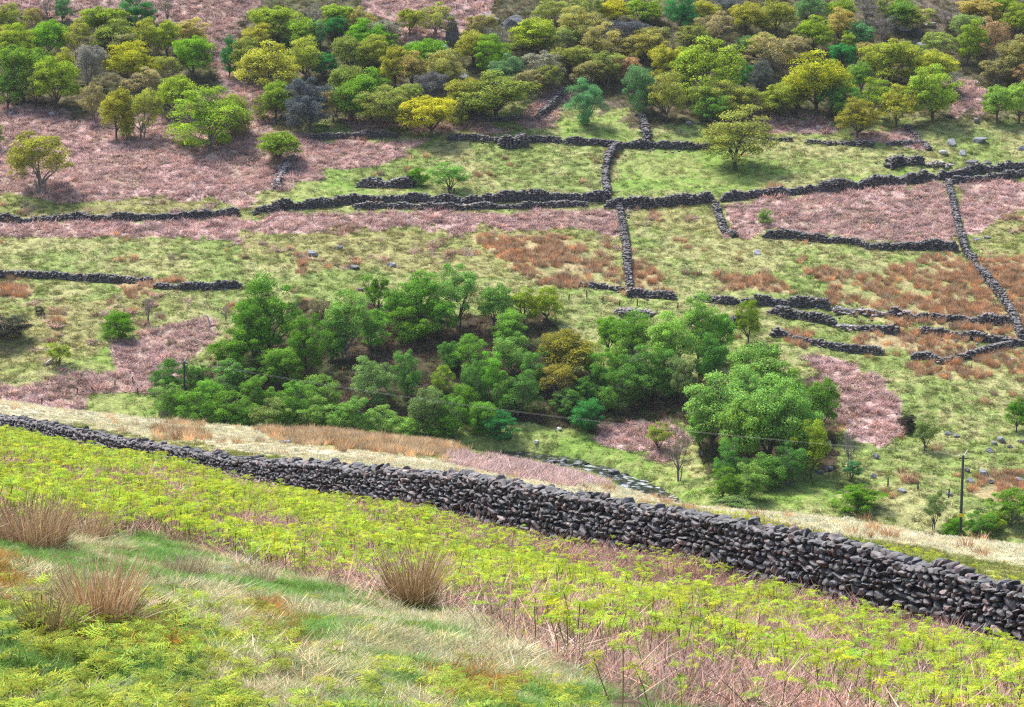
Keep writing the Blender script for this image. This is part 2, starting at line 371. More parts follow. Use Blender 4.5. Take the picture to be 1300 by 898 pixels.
# ------------------------------------------------------------------ stones
def ico(sub):
    import bmesh
    bm = bmesh.new(); bmesh.ops.create_icosphere(bm, subdivisions=sub, radius=1)
    v = np.array([x.co[:] for x in bm.verts]); f = np.array([[q.index for q in x.verts] for x in bm.faces]); bm.free(); return v, f
def stone_proto(sub, seed, pn=7):
    r = np.random.default_rng(seed); v, f = ico(sub)
    v = v/(np.abs(v)**pn).sum(1)[:, None]**(1/pn)
    for _ in range(13 if sub > 1 else 4):
        n = r.normal(size=3); n /= np.linalg.norm(n); o = r.uniform(.62, 1.05); d = v@n
        v = v-np.outer(np.maximum(d-o, 0), n)*1.0
    v = v+r.normal(size=v.shape)*(.02 if sub > 1 else .06)
    return v, f
ST2 = [stone_proto(2, i) for i in range(18)]; ST1 = [stone_proto(2 if i < 0 else 1, 40+i) for i in range(18)]
def rotm(ax, ay, az):
    cx, sx, cy, sy, cz, sz = math.cos(ax), math.sin(ax), math.cos(ay), math.sin(ay), math.cos(az), math.sin(az)
    return np.array([[cz*cy, cz*sy*sx-sz*cx, cz*sy*cx+sz*sx], [sz*cy, sz*sy*sx+cz*cx, sz*sy*cx-cz*sx], [-sy, cy*sx, cy*cx]])
def put_stone(g, protos, c, half, B, col):
    v, f = protos[random.randrange(len(protos))]
    sg = np.array([random.choice((-1, 1)), random.choice((-1, 1)), 1])
    f2 = f if sg[0]*sg[1] > 0 else f[:, ::-1]
    g.add((v*sg*half)@B+c, f2, col)
SCOL = np.array([(.06, .048, .050), (.085, .062, .062), (.045, .042, .048), (.125, .085, .078), (.07, .07, .075), (.06, .055, .045), (.10, .09, .10), (.15, .11, .10)])
def scol(k=1): return SCOL[random.randrange(8)]*random.choice((.35, .5, .65, .8, 1.0, 1.2, 2.3 if random.random() < .4 else 1))*k

# near wall
TOPU = [-60, 0, 20, 140, 220, 300, 400, 470, 600, 660, 740, 830, 870, 905, 1000, 1100, 1160, 1200, 1250, 1300, 1380, 1800]
TOPV = [515, 526, 528, 550, 565, 578, 584, 592, 598, 608, 624, 637, 644, 652, 668, 684, 704, 715, 728, 741, 762, 880]
wl = np.linalg.norm(WALL_B-WALL_A)
def uat(x, y):
    z = float(zfun(x, y)); return float(proj(np.float64(x), np.float64(y), np.float64(z))[0])
def near_wall():
    root = bpy.data.objects.new('dry_stone_wall', None); COL.objects.link(root)
    tag(root, 'long dark dry stone wall running down across the near slope behind the green bracken', 'stone wall')
    body = Geo(); cop = Geo()
    s0, s1 = -8.0, wl+13.0
    S_ = np.arange(s0, s1, .25); PX = WALL_A[0]+WDIR[0]*S_; PY = WALL_A[1]+WDIR[1]*S_
    GZ = zfun(PX, PY, False); GU, _ = proj(PX, PY, GZ)
    TZ = zr(np.interp(GU, TOPU, TOPV), PY)
    H = np.clip(TZ-GZ, 1.0, 1.75)
    H = H+(fbm(S_*.8, S_*0, 91, 3)-.5)*.22
    B0 = np.array([[WDIR[0], WDIR[1], 0], [WN[0], WN[1], 0], [0, 0, 1.]])
    def at_s(s): return np.interp(s, S_, PX), np.interp(s, S_, PY), np.interp(s, S_, GZ), np.interp(s, S_, H)
    slope = lambda s: (np.interp(s+.3, S_, GZ+H*.7)-np.interp(s-.3, S_, GZ+H*.7))/.6
    for side in (1, -1):
        prot = ST2 if side == 1 else ST1
        k = 0; rel = -.06
        while rel < .86:
            hh = random.uniform(.065, .115) if rel > .3 else random.uniform(.08, .15)
            s = s0+random.random()*.3
            while s < s1:
                x, y_, z, h = at_s(s)
                L = random.choice((.09, .12, .15, .18, .22, .28, .38))*random.uniform(.8, 1.25)
                th = hh*h/1.3*1.15; wob = (vnoise(np.float64(s*.5), np.float64(k*.37), 12)-.5)*.10+(vnoise(np.float64(s*2.1), np.float64(k*1.37), 13)-.5)*.07
                zc = z+(rel+hh/2)*h*1.0+wob
                inset = .30-.10*rel+random.uniform(-.035, .045)
                sl = slope(s)
                Bt = rotm(random.uniform(-.12, .12), -math.atan(sl)*.75+random.gauss(0, .22), random.gauss(0, .15))@B0
                zc += random.gauss(0, .018)
                c = np.array([x+WDIR[0]*L/2+WN[0]*side*inset*.75, y_+WDIR[1]*L/2+WN[1]*side*inset*.75, zc])
                put_stone(body, prot, c, np.array([L/2*1.03, .13, th*.56*random.uniform(.75, 1.45)]), Bt, scol())
                if side == 1 and random.random() < .10:     # small pinning stone
                    c2 = c+np.array([WDIR[0], WDIR[1], 0])*L*.5+np.array([0, 0, .05]); put_stone(body, prot, c2, np.array([.05, .1, .04]), Bt, scol(1.2))
                s += L*random.uniform(.95, 1.03)
            rel += hh; k += 1
    # rubble filling
    g2 = []
    for i in range(len(S_)):
        for dz in (-.3, H[i]*.86):
            for sd in (-.16, .16): g2.append((PX[i]+WN[0]*sd, PY[i]+WN[1]*sd, GZ[i]+dz))
    g2 = np.array(g2); n = len(S_); q = []
    for i in range(n-1):
        a = i*4; b = a+4
        for (c, d) in ((0, 1), (1, 3), (3, 2), (2, 0)):
            q.append((a+c, b+c, b+d)); q.append((a+c, b+d, a+d))
    body.add(g2, q, (.02, .018, .018))
    s = s0
    while s < s1:                                     # coping
        x, y_, z, h = at_s(s)
        tl = random.uniform(.07, .19); ht = random.uniform(.10, .24)+(.08 if random.random() < .08 else 0); lean = random.gauss(.25, .5)
        if random.random() < .3: tl, ht, lean = random.uniform(.18, .32), random.uniform(.10, .16), random.gauss(0, .15)
        Bt = rotm(random.uniform(-.15, .15), lean, random.gauss(0, .2))@B0
        c = np.array([x, y_, z+h*.87+ht*.40]); put_stone(cop, ST2, c, np.array([tl/2*1.1, random.uniform(.13, .25), ht/2*1.25]), Bt, scol(1.1))
        s += tl*.95
    s = s0
    while s < s1:
        x, y_, z, h = at_s(s)
        for side in (1, -1):
            Bt = rotm(random.uniform(-.3, .3), random.gauss(0, .3), random.gauss(0, .4))@B0
            L = random.uniform(.15, .34)
            c = np.array([x+WN[0]*side*.17, y_+WN[1]*side*.17, z+h*.86]); put_stone(cop, ST2 if side == 1 else ST1, c, np.array([L/2*1.1, .12, random.uniform(.05, .1)]), Bt, scol(1.1))
        s += .24
    obj('wall_face', body.mesh('wall_face', M_STONE), root); obj('coping', cop.mesh('coping', M_STONE), root)
near_wall()

# far walls: (polyline (u, v of foot), height m, thickness, kind, label)
FW = [
 ([(-60, 277), (0, 280), (30, 283), (80, 279), (150, 281), (260, 277), (305, 272)], .85, .6, 'w', 'thin dark stone wall across the left bracken slope, ending short of the thicker wall'),
 ([(322, 272), (350, 267), (420, 262), (470, 256), (520, 256), (580, 258), (640, 255), (700, 254), (775, 254)], 1.1, .8, 'w', 'upper of two close parallel dark walls, below the small ruin and green bush'),
 ([(450, 264), (500, 264), (560, 266), (640, 264), (745, 261)], .7, .6, 'w', 'lower of two close parallel dark walls, topping the middle pink bracken band'),
 ([(768, 264), (830, 263), (870, 259), (904, 256)], 1.15, .9, 'w', 'short thick wall just right of the crossing of walls'),
 ([(915, 256), (960, 250), (1040, 244), (1100, 239), (1150, 233), (1200, 227), (1240, 220), (1320, 214)], 1.2, .9, 'w', 'thick dark wall climbing to the right above the pink bracken enclosure'),
 ([(1208, 232), (1250, 229), (1320, 221)], .8, .6, 'w', 'short lower wall doubling the thick wall at the right edge'),
 ([(772, 248), (768, 230), (770, 210), (778, 195), (788, 187)], .95, .8, 'w', 'wall running up the slope between the two upper green fields'),
 ([(786, 262), (790, 285), (795, 315), (797, 345), (800, 370)], 1.0, .7, 'w', 'pale topped wall running straight down from the wall crossing to the rushes'),
 ([(390, 177), (430, 176), (505, 174)], .75, .7, 'w', 'low dark wall below the slate-grey tree'),
 ([(570, 178), (610, 178), (640, 181), (700, 180), (712, 181)], .95, .8, 'w', 'broken wall right of the lone yellow tree, with a spilled heap'),
 ([(716, 182), (760, 184), (800, 187), (830, 187), (880, 188), (912, 186)], 1.0, .9, 'w', 'tumbled grey wall along the top of the upper green fields'),
 ([(814, 145), (818, 162), (822, 184)], 1.2, .9, 'w', 'short wall dropping from the wood into the tumbled field-top wall'),
 ([(682, 152), (695, 143), (706, 130), (716, 118)], 1.1, 1.0, 'w', 'diagonal broken wall climbing into the wood left of the mint-green tree'),
 ([(575, 154), (620, 153), (675, 153)], .55, .6, 'w', 'low wall hidden under the broad olive trees'),
 ([(968, 178), (1006, 179)], .45, .6, 'w', 'short low run of stones right of the lone olive-gold tree'),
 ([(1024, 181), (1060, 183), (1110, 186)], .5, .6, 'w', 'low crumbled wall below the gold tree by the wood edge'),
 ([(1127, 185), (1168, 184)], .6, .6, 'w', 'stub of low wall crossing small pink bracken patch'),
 ([(1151, 163), (1160, 172), (1170, 183), (1180, 192)], .6, .7, 'w', 'tumbled diagonal wall falling from the wood toward the pale boulders'),
 ([(907, 262), (912, 275), (920, 296), (934, 302)], .8, .7, 'w', 'left end wall of the pink bracken enclosure'),
 ([(970, 303), (1000, 303), (1050, 307), (1092, 311), (1102, 315), (1150, 317), (1216, 318)], 1.0, .6, 'w', 'tidy dark wall closing the bottom of the pink bracken enclosure'),
 ([(1203, 232), (1210, 260), (1218, 295), (1226, 322), (1245, 347), (1270, 378), (1288, 405), (1298, 435)], .9, .6, 'w', 'long wall descending the slope near the right edge'),
 ([(-60, 348), (0, 351), (80, 354), (150, 359), (192, 358)], .75, .6, 'w', 'thin wall at far left in the pasture, ending at rust rushes'),
 ([(197, 365), (240, 367), (306, 365)], .75, .6, 'w', 'short thin wall between the rust rushes and the tall green tree'),
 ([(884, 379), (905, 384), (942, 386)], .6, .6, 'w', 'low crumbling wall behind the small lime tree'),
 ([(943, 385), (1000, 388), (1056, 392)], 1.05, .6, 'w', 'upright well-kept wall section, uppermost of the fold walls'),
 ([(1058, 394), (1090, 398), (1128, 400), (1160, 403)], .35, .9, 'r', 'collapsed pale rubble gap between two upright fold walls'),
 ([(1130, 402), (1144, 402)], 1.15, .7, 'w', 'isolated stub of wall standing in the pale rubble'),
 ([(1163, 404), (1200, 407), (1240, 412), (1285, 413)], 1.05, .6, 'w', 'upright wall on the right of the rubble gap, under rust rushes'),
 ([(976, 398), (1010, 404), (1048, 411), (1062, 414)], .9, .6, 'w', 'second fold wall down, starting behind the small lime tree'),
 ([(1064, 415), (1092, 418)], .35, .9, 'r', 'short spill of pale rubble in the second fold wall'),
 ([(1092, 418), (1120, 422), (1141, 424)], .8, .6, 'w', 'wall stub ending at a dark gatepost'),
 ([(1165, 421), (1200, 427), (1250, 433), (1287, 438)], .75, .6, 'w', 'thin wall right of the gatepost gap'),
 ([(980, 427), (992, 426), (1004, 428)], .85, .8, 'w', 'short dark end of the lowest fold wall, above the big green clump'),
 ([(1008, 431), (1050, 441), (1080, 447), (1120, 450)], .75, .6, 'w', 'lowest fold wall sloping down above the bracken patch'),
 ([(1158, 456), (1175, 455), (1192, 461), (1202, 460), (1212, 457)], .8, .8, 'w', 'two-humped collapsed wall at the bottom of the fold'),
 ([(1214, 457), (1250, 449), (1290, 438), (1320, 436)], .7, .7, 'w', 'wall rising right from the humped ruin to the fold corner'),
 ([(735, 362), (765, 366), (790, 369)], .4, .7, 'w', 'low line of stones among rust rushes above the fence'),
 ([(797, 374), (815, 377), (835, 377), (857, 378)], 1.0, 1.2, 'w', 'mounded wall end at the foot of the descending wall'),
 ([(782, 396), (805, 398), (831, 400)], .45, 1.2, 'r', 'scatter of dark rubble on the bank above the stream wood'),
 ([(350, 240), (358, 222), (366, 208), (372, 200)], .5, .6, 'r', 'pale stone line running uphill to the small yellow-green tree'),
 ([(455, 237), (480, 237), (498, 238), (525, 237)], 1.2, 1.4, 'w', 'small ruined stone fold beside the green bush'),
 ([(1127, 213), (1145, 208), (1172, 208)], 1.0, 1.6, 'w', 'dark ruined sheepfold heap near the pale rubble'),
 ([(636, 184), (650, 187), (668, 185)], 1.3, 1.9, 'w', 'dark heap of fallen stones spilling from the field-top wall'),
 ([(906, 414), (920, 412), (936, 415)], 1.5, 1.3, 'w', 'pointed dark ruin heap behind the small lime tree'),
 ([(1178, 210), (1206, 211)], .35, 1.6, 'r', 'pale rubble spread right of the dark ruined sheepfold'),
]
def far_wall(pl, hgt, thick, kind, label):
    pts = []
    for a, b in zip(pl[:-1], pl[1:]):
        n = max(2, int(math.hypot(b[0]-a[0], (b[1]-a[1])*3)/14))
        for i in range(n): t = i/n; pts.append((a[0]*(1-t)+b[0]*t, a[1]*(1-t)+b[1]*t))
    pts.append(pl[-1])
    W3 = np.array([at(u, v) for u, v in pts])
    seg = np.linalg.norm(np.diff(W3[:, :2], axis=0), axis=1); cs = np.concatenate([[0], np.cumsum(seg)]); Lt = cs[-1]
    g = Geo(); cx, cy = W3[:, 0].mean(), W3[:, 1].mean(); cz = W3[:, 2].mean()
    s = 0; sd = random.randrange(999); core = []
    pk = 1.5 if kind == 'r' else 1
    while s < Lt:
        x = np.interp(s, cs, W3[:, 0]); y_ = np.interp(s, cs, W3[:, 1]); e = .4
        dx = np.interp(s+e, cs, W3[:, 0])-np.interp(s-e, cs, W3[:, 0]); dy = np.interp(s+e, cs, W3[:, 1])-np.interp(s-e, cs, W3[:, 1]); l = math.hypot(dx, dy) or 1; dx /= l; dy /= l
        wv = fbm(np.float64(s*.55), np.float64(sd), 5, 3)
        h = hgt*.9*(.30+1.3*wv); h *= min(1, .45+min(s, Lt-s)*1.2); h += random.uniform(-.05, .05)
        z = float(zfun(x, y_)); core.append((x, y_, z, h*.82, dx, dy))
        zz = -.1; B0 = np.array([[dx, dy, 0], [-dy, dx, 0], [0, 0, 1.]])
        while zz < h:
            th = random.uniform(.16, .26); batter = 1-.35*max(0, zz)/max(h, .3)
            for side in (1, -1):
                L = random.uniform(.22, .5); wd = random.uniform(.12, .22)
                off = thick/2*batter*side+random.uniform(-.06, .06)
                if kind == 'r': off = random.uniform(-1, 1)*thick
                if wv > .62 and zz > h*.5 and random.random() < .3: off *= 1.5
                Bt = rotm(random.gauss(0, .2), random.gauss(0, .2), random.gauss(0, .3))@B0
                c = np.array([x-dy*off+dx*random.uniform(-.1, .1), y_+dx*off+dy*random.uniform(-.1, .1), z+zz+th/2])
                put_stone(g, ST1, c, np.array([L/2, wd, th*.55]), Bt, scol(.85 if kind == 'w' else 3.0))
            zz += th*.9
        c = np.array([x, y_, z+h]); put_stone(g, ST1, c, np.array([random.uniform(.1, .25), thick*.42, random.uniform(.08, .16)]), rotm(0, random.gauss(.2, .3), random.gauss(0, .2))@B0, scol(1.6 if kind == 'w' else 3.6))
        if random.random() < .35:      # fallen stones at the foot
            off = random.gauss(0, 1)*thick*1.1; px, py = x-dy*off, y_+dx*off
            put_stone(g, ST1, np.array([px, py, float(zfun(px, py))+.05]), np.array([.18, .15, .11]), rotm(0, 0, random.random()*6), scol(1.4))
        s += .32
    if kind == 'w' and len(core) > 2:
        q = []; vv = []
        for (x, y_, z, h, dx, dy) in core:
            w = thick*.33
            vv += [(x+dy*w, y_-dx*w, z-.3), (x-dy*w, y_+dx*w, z-.3), (x+dy*w*.8, y_-dx*w*.8, z+h), (x-dy*w*.8, y_+dx*w*.8, z+h)]
        for i in range(len(core)-1):
            a = i*4; b = a+4
            for (c, d) in ((0, 1), (1, 3), (3, 2), (2, 0)): q.append((a+c, b+c, b+d)); q.append((a+c, b+d, a+d))
        g.add(vv, q, (.03, .028, .03))
    me = g.mesh('field_wall', M_STONE); 
    o = obj('field_wall' if kind == 'w' else 'stone_rubble', me)
    tag(o, label, 'stone wall' if kind == 'w' else 'rubble', 'stone walls dividing the far hillside fields')
for w in FW: far_wall(w[0], w[1]*(.85 if w[3] == 'w' else 1), w[2]*(.72 if w[3] == 'w' else .9), w[3], w[4])

# boulders
BP = []
for i in range(4):
    r = np.random.default_rng(900+i); v, f = ico(3); v = v/(np.abs(v)**3.2).sum(1)[:, None]**(1/3.2)
    for _ in range(12):
        n = r.normal(size=3); n /= np.linalg.norm(n); o = r.uniform(.55, .95); d = v@n; v = v-np.outer(np.maximum(d-o, 0), n)
    v = v*(.9+.2*vnoise(v[:, 0:1]*3+9, v[:, 1:2]*3+v[:, 2:3]*2, i))
    BP.append(v)
BF = f; bmesh_cache = {}
def boulder(u, v, w, h, tone, label, group='loose boulders on the hillside', cat='boulder', y0=160., name='boulder', sink=.25):
    x, y_, z = at(u, v, y0); k = random.randrange(4); key = (k, tone)
    if key not in bmesh_cache:
        bmesh_cache[key] = mesh_np('boulder', BP[k], BF, M_STONE, np.array(tone)*np.ones((len(BP[k]), 3)))
    o = obj(name, bmesh_cache[key]); m = y_/F
    o.scale = (w*m/2*.9, w*m/2*random.uniform(.6, .9), h*m/2*1.2); o.location = (x, y_, z+h*m/2*(.75-sink)); o.rotation_euler = (random.gauss(0, .12), random.gauss(0, .12), random.uniform(-.5, .5))
    return tag(o, label, cat, group)
GR = (.19, .20, .23); DK = (.09, .09, .10); WH = (.75, .75, .76)
BL = [
 (1249, 604, 16, 11, GR, 'large blue-grey boulder up the slope right of the power pole'), (1232, 611, 16, 6, GR, 'flat slab boulder close beside the power pole'), (1260, 613, 13, 7, DK, 'dark boulder just below the large blue-grey boulder'),
 (1294, 612, 14, 8, GR, 'grey boulder above the green tree at the right edge'), (1228, 599, 9, 8, DK, 'dark small boulder directly behind the upper power pole'), (1109, 607, 9, 8, (.26, .30, .38), 'pale blue boulder right of the dark juniper'),
 (1145, 624, 14, 5, GR, 'low slab between two fence posts left of the power pole'), (1052, 597, 13, 9, GR, 'grey boulder under the right side of the big green clump'), (1040, 601, 14, 7, DK, 'dark boulder half hidden under the big green clump'),
 (1053, 570, 12, 14, DK, 'tall dark rock at the edge of the big green clump'), (1112, 583, 10, 10, (.22, .19, .24), 'mauve-grey boulder below the dead bracken patch'), (1204, 551, 12, 5, GR, 'flat grey stone left of a pair in the right pasture'),
 (1215, 554, 10, 5, GR, 'flat grey stone right of a pair in the right pasture'), (1256, 573, 12, 7, GR, 'grey stone at the lower end of the scree trail'), (1271, 560, 14, 7, GR, 'grey stone at the middle of the scree trail'), (1282, 568, 9, 5, DK, 'small dark stone under the scree trail'),
 (1296, 562, 10, 6, GR, 'grey stone at the right edge end of the scree trail'), (1262, 564, 11, 5, GR, 'thin slab in the scree trail'), (1205, 628, 12, 5, GR, 'low slab beside the fence post nearest the power pole'),
 (1285, 458, 9, 5, WH, 'small white stone in rust rushes near the right edge'), (1040, 166, 11, 8, (.2, .18, .2), 'round grey boulder under the gold tree at the wood edge'), (1209, 184, 17, 10, GR, 'left of two big pale boulders above the thick wall'),
 (1244, 181, 22, 9, GR, 'right of two big pale boulders above the thick wall'), (1198, 195, 15, 5, (.4, .4, .42), 'whitish flat slab beside the tumbled diagonal wall'), (1223, 196, 12, 7, (.3, .31, .36), 'pale boulder right of the whitish slab'),
 (1234, 208, 20, 7, DK, 'wide dark boulder above the thick wall'), (1254, 208, 10, 6, DK, 'small dark boulder right of the wide dark one'), (1297, 190, 12, 6, GR, 'grey boulder at the right edge above the thick wall'), (962, 323, 12, 8, (.33, .34, .4), 'isolated pale boulder in the green field below the enclosure'),
 (497, 338, 14, 7, (.3, .3, .36), 'pale boulder in pasture above the stream wood'), (450, 341, 15, 6, DK, 'dark flat boulder left of the pale pasture boulder'), (397, 323, 18, 7, GR, 'grey slab in the pasture by a rush clump'), (432, 316, 9, 6, GR, 'small grey stone above the pasture slab'),
 (458, 369, 10, 5, DK, 'dark stone just behind the stream wood treetops'), (710, 546, 8, 5, WH, 'white stone on the stream bank below the trees'), (681, 562, 8, 5, WH, 'white stone at the edge of the stream'),
 (1240, 306, 12, 6, GR, 'grey outcrop stone at the right of the descending wall'), (1253, 303, 9, 5, GR, 'small stone beside the grey outcrop'), 
 (687, 145, 12, 9, (.2, .22, .27), 'blue-grey boulder at the foot of the diagonal wall'), (727, 100, 14, 10, (.16, .13, .18), 'dark mauve boulder left of the mint-green tree'),
 (875, 158, 12, 5, GR, 'grey slab under the wood left of the lone olive-gold tree'), (1240, 156, 10, 8, DK, 'dark stone below the right-hand green trees'), (655, 32, 40, 16, DK, 'long dark crag above the lime-green tree'), (620, 26, 34, 10, GR, 'grey crag ledge at the top of the slope'),
 (575, 50, 22, 30, DK, 'tall dark crag in the rocky gully of the upper wood'), (566, 72, 18, 20, GR, 'grey crag step below the tall dark crag'), (588, 98, 22, 8, GR, 'grey slab at the foot of the rocky gully'), (660, 60, 22, 8, DK, 'dark ledge beside the lime-green tree'),
 (1150, 38, 24, 10, (.3, .28, .32), 'pale scree block among the top right trees'), (1180, 32, 18, 7, (.38, .36, .4), 'lightest scree block among the top right trees'), (1170, 60, 16, 8, GR, 'grey scree block above the gold-green trees'), (66, 146, 10, 5, (.4, .4, .46), 'pale stone under the left wood edge'),
 (14, 145, 9, 4, (.35, .35, .4), 'pale small stone at the far left wood edge'),
]
for b in BL: boulder(*b)
boulder(362, 563, 18, 7, (.27, .28, .33), 'pale flat boulder in brown grass beyond the near wall', y0=75.)
for (u, v, w, h, l) in [(632, 581, 9, 10, 'dark boulder standing in grass on the near stream bank, left one'), (657, 586, 18, 11, 'big dark sloping boulder on the near stream bank'), (657, 577, 12, 6, 'flat dark stone behind the big sloping bank boulder')]:
    boulder(u, v, w, h, DK, l, 'boulders on the stream bank', y0=120.)
def riverstones():
    n = 0
    for i in range(18):
        t = random.randint(150, 300); px, py, pz = RPF[t]; off = random.gauss(0, 1.2); x = px+nn[t, 0]*off; y_ = py+nn[t, 1]*off
        u, v = proj(np.float64(x), np.float64(y_), np.float64(pz))
        if u < 600 or u > 850: continue
        k = random.randrange(4); key = (k, DK)
        if key not in bmesh_cache: bmesh_cache[key] = mesh_np('boulder', BP[k], BF, M_STONE, np.array(DK)*np.ones((len(BP[k]), 3)))
        o = obj('stream_stone', bmesh_cache[key]); s = random.uniform(.12, .34)
        o.scale = (s*1.3, s, s*.7); o.location = (x, y_, pz-.32+s*.15); o.rotation_euler = (0, 0, random.random()*6)
        tag(o, 'dark wet stone breaking the water of the stream', 'stone', 'wet stones in the stream')
riverstones()

# ------------------------------------------------------------------ trees
BARKC = {'dark': (.075, .062, .055), 'grey': (.19, .175, .165), 'violet': (.20, .17, .165), 'brown': (.12, .09, .07)}
def tree_proto(seed, kind, nleaf):
    """8 m tall, about 8 m wide; returns trunk mesh, crown mesh"""
    r = np.random.default_rng(seed); H = 8.; Rw = 4.
    prm = {  # crown centre height, vertical radius, clump count, clump radius, trunk fork height, twig factor, leaf size
     'oak': (.53, .46, 66, 1.0, .16, 1.0, .17), 'tall': (.53, .48, 60, 1.0, .12, .6, .16), 'bush': (.46, .52, 60, 1.0, .05, .6, .16),
     'sparse': (.54, .45, 54, .95, .16, 3.0, .18), 'tiered': (.50, .48, 56, 1.2, .12, .8, .18), 'bare': (.58, .42, 34, .9, .18, 4.5, .16), 'open': (.58, .42, 34, 1.0, .13, 1.2, .17), 'willow': (.5, .5, 54, 1.0, .08, .7, .15)}[kind]
    ch, cr, nc_, clr, fork, twf, ls = prm
    C = []
    tries = 0
    lob = r.normal(size=(5, 3)); lob /= np.linalg.norm(lob, axis=1)[:, None]; lam = r.uniform(-.42, .30, 5)
    while len(C) < nc_ and tries < 4000:
        tries += 1
        d = r.normal(size=3); d /= np.linalg.norm(d)
        if kind in ('oak', 'tiered', 'open', 'sparse') and d[2] < -.8: continue
        q = r.uniform(.35, 1)**.5 if r.random() < .75 else r.uniform(.1, .6)
        q *= 1+sum(lam*np.maximum(0, lob@d)**2)
        p = np.array([d[0]*Rw*.84*q, d[1]*Rw*.84*q, H*ch+d[2]*H*cr*.86*q])
        if kind == 'tall': p[:2] *= 1-.45*max(0, (p[2]/H-.5))*1.6
        if kind in ('bush', 'willow'): p[:2] *= 1+.1*(p[2] < H*.4)
        if kind == 'tiered': p[2] = H*(.12+.78*round((p[2]/H-.12)/.78*6)/6)+r.normal()*.28-.35*np.hypot(p[0], p[1])/Rw; p[:2] *= 1.15-.35*(p[2]/H)
        if p[2] < .5: p[2] = .5+r.random()*.4
        if all(np.linalg.norm(p-c) > clr*.55 for c in C): C.append(p)
    C = np.array(C); base = np.array([0, 0, 0.]); forkp = np.array([r.normal()*.15, r.normal()*.15, H*fork])
    g = Geo(); bc = np.array(BARKC['dark'] if kind in ('oak', 'tiered', 'tall', 'open') else BARKC['grey'] if kind in ('bush', 'willow') else BARKC['violet'])
    stems = 1 if kind in ('oak', 'tiered', 'tall') else r.integers(2, 4)
    ax = C-[0, 0, H*.1]; nl = 6 if kind != 'bare' else 7
    seeds = C[r.choice(len(C), min(nl, len(C)), replace=False)]
    limbs = []
    g.tube([base-[0, 0, .5], base*.5+forkp*.4, forkp], [.26, .20, .17], 7, bc) if stems == 1 else [g.tube([np.array([math.cos(a), math.sin(a), 0])*.2-[0, 0, .4], np.array([math.cos(a), math.sin(a), 0])*.45+[0, 0, H*fork*.6], np.array([math.cos(a), math.sin(a), 0])*.6+[0, 0, H*fork*1.4]], [.17, .13, .11], 6, bc) for a in np.arange(stems)*2*math.pi/stems+r.random()*3]
    for s in seeds:
        mid = forkp+(s-forkp)*.5+r.normal(size=3)*.3+[0, 0, .25]; end = forkp+(s-forkp)*.85
        pts = np.array([forkp, forkp+(mid-forkp)*.5+r.normal(size=3)*.08, mid, end]); g.tube(pts, [.13, .10, .07, .035], 5, bc); limbs.append(pts)
    LP = np.concatenate([np.linspace(l[i], l[i+1], 4) for l in limbs for i in range(3)])
    for c in C:
        k_ = np.argmin(np.linalg.norm(LP-c, axis=1)+.4*np.abs(LP[:, 2]-c[2]+.6)); a = LP[k_]
        m_ = (a+c)/2+r.normal(size=3)*.15; g.tube([a, m_, c], [.045, .03, .015], 4, bc)
        nt_ = int(7*twf)                                            # twigs
        for _ in range(nt_):
            d = r.normal(size=3); d /= np.linalg.norm(d); d[2] = abs(d[2])*.8+.1
            e = c+d*clr*r.uniform(.6, 1.15); w = np.cross(d, r.normal(size=3)); w /= np.linalg.norm(w)+1e-9; w *= .016
            st = c+(a-c)*r.random()*.5
            g.add([st-w, st+w, e+w*.3, e-w*.3], [(0, 1, 2, 3)], bc*1.5)
    trunk = g.mesh('trunk', M_BARK)
    # leaves
    frac = {'sparse': .6, 'bare': .12, 'open': .6}.get(kind, 1)
    n = int(nleaf*frac); wgt = r.uniform(.5, 1.4, len(C)); wgt /= wgt.sum(); ci = r.choice(len(C), n, p=wgt)
    if kind in ('sparse',):   # leafed top and outside first
        sc = C[:, 2]/H+np.linalg.norm(C[:, :2], axis=1)/Rw*.6; wgt = np.exp(sc*2.5); wgt /= wgt.sum(); ci = r.choice(len(C), n, p=wgt)
    cl_r = r.uniform(.5, 1.3, len(C))*clr
    d = r.normal(size=(n, 3)); d /= np.linalg.norm(d, axis=1)[:, None]
    flip = (d[:, 2] < -.15) & (r.random(n) < .7); d[flip, 2] *= -1
    q = r.uniform(.25, 1, n)**.45; fl = .42 if kind == 'tiered' else .72
    p = C[ci]+d*(cl_r[ci]*q)[:, None]*[1, 1, fl]+r.normal(size=(n, 3))*.07
    p[:, 2] = np.maximum(p[:, 2], .12)
    nr_ = d*[1, 1, 1.3]+r.normal(size=(n, 3))*.55+[0, 0, .35]; nr_ /= np.linalg.norm(nr_, axis=1)[:, None]
    t1 = np.cross(nr_, r.normal(size=(n, 3))); t1 /= np.linalg.norm(t1, axis=1)[:, None]; t2 = np.cross(nr_, t1)
    sz = (ls*r.uniform(.55, 1.25, n))[:, None]; a = t1*sz*.62; b = t2*sz*.40
    V = np.stack([p-a, p-b*1.0+a*.1, p+a, p+b], 1).reshape(-1, 3)
    Fq = np.arange(n*4).reshape(-1, 4)
    cc = r.uniform(.8, 1.2, (len(C), 1))[ci]*r.uniform(.55, 1.45, (n, 1)); hue = r.normal(size=(n, 1))*.13
    cc = cc*np.concatenate([1+hue, 1+0*hue, 1-hue], 1)
    crown = mesh_np('crown', V, Fq, M_LEAF, np.repeat(cc, 4, 0))
    return trunk, crown
PROTO = {}
for kind, n, nl in (('oak', 6, 17500), ('tall', 4, 18000), ('bush', 5, 18500), ('sparse', 4, 15000), ('tiered', 2, 9500), ('bare', 2, 8500), ('open', 2, 15000), ('willow', 3, 19000)):
    PROTO[kind] = [tree_proto(100+31*i+len(PROTO)*7, kind, nl) for i in range(n)]
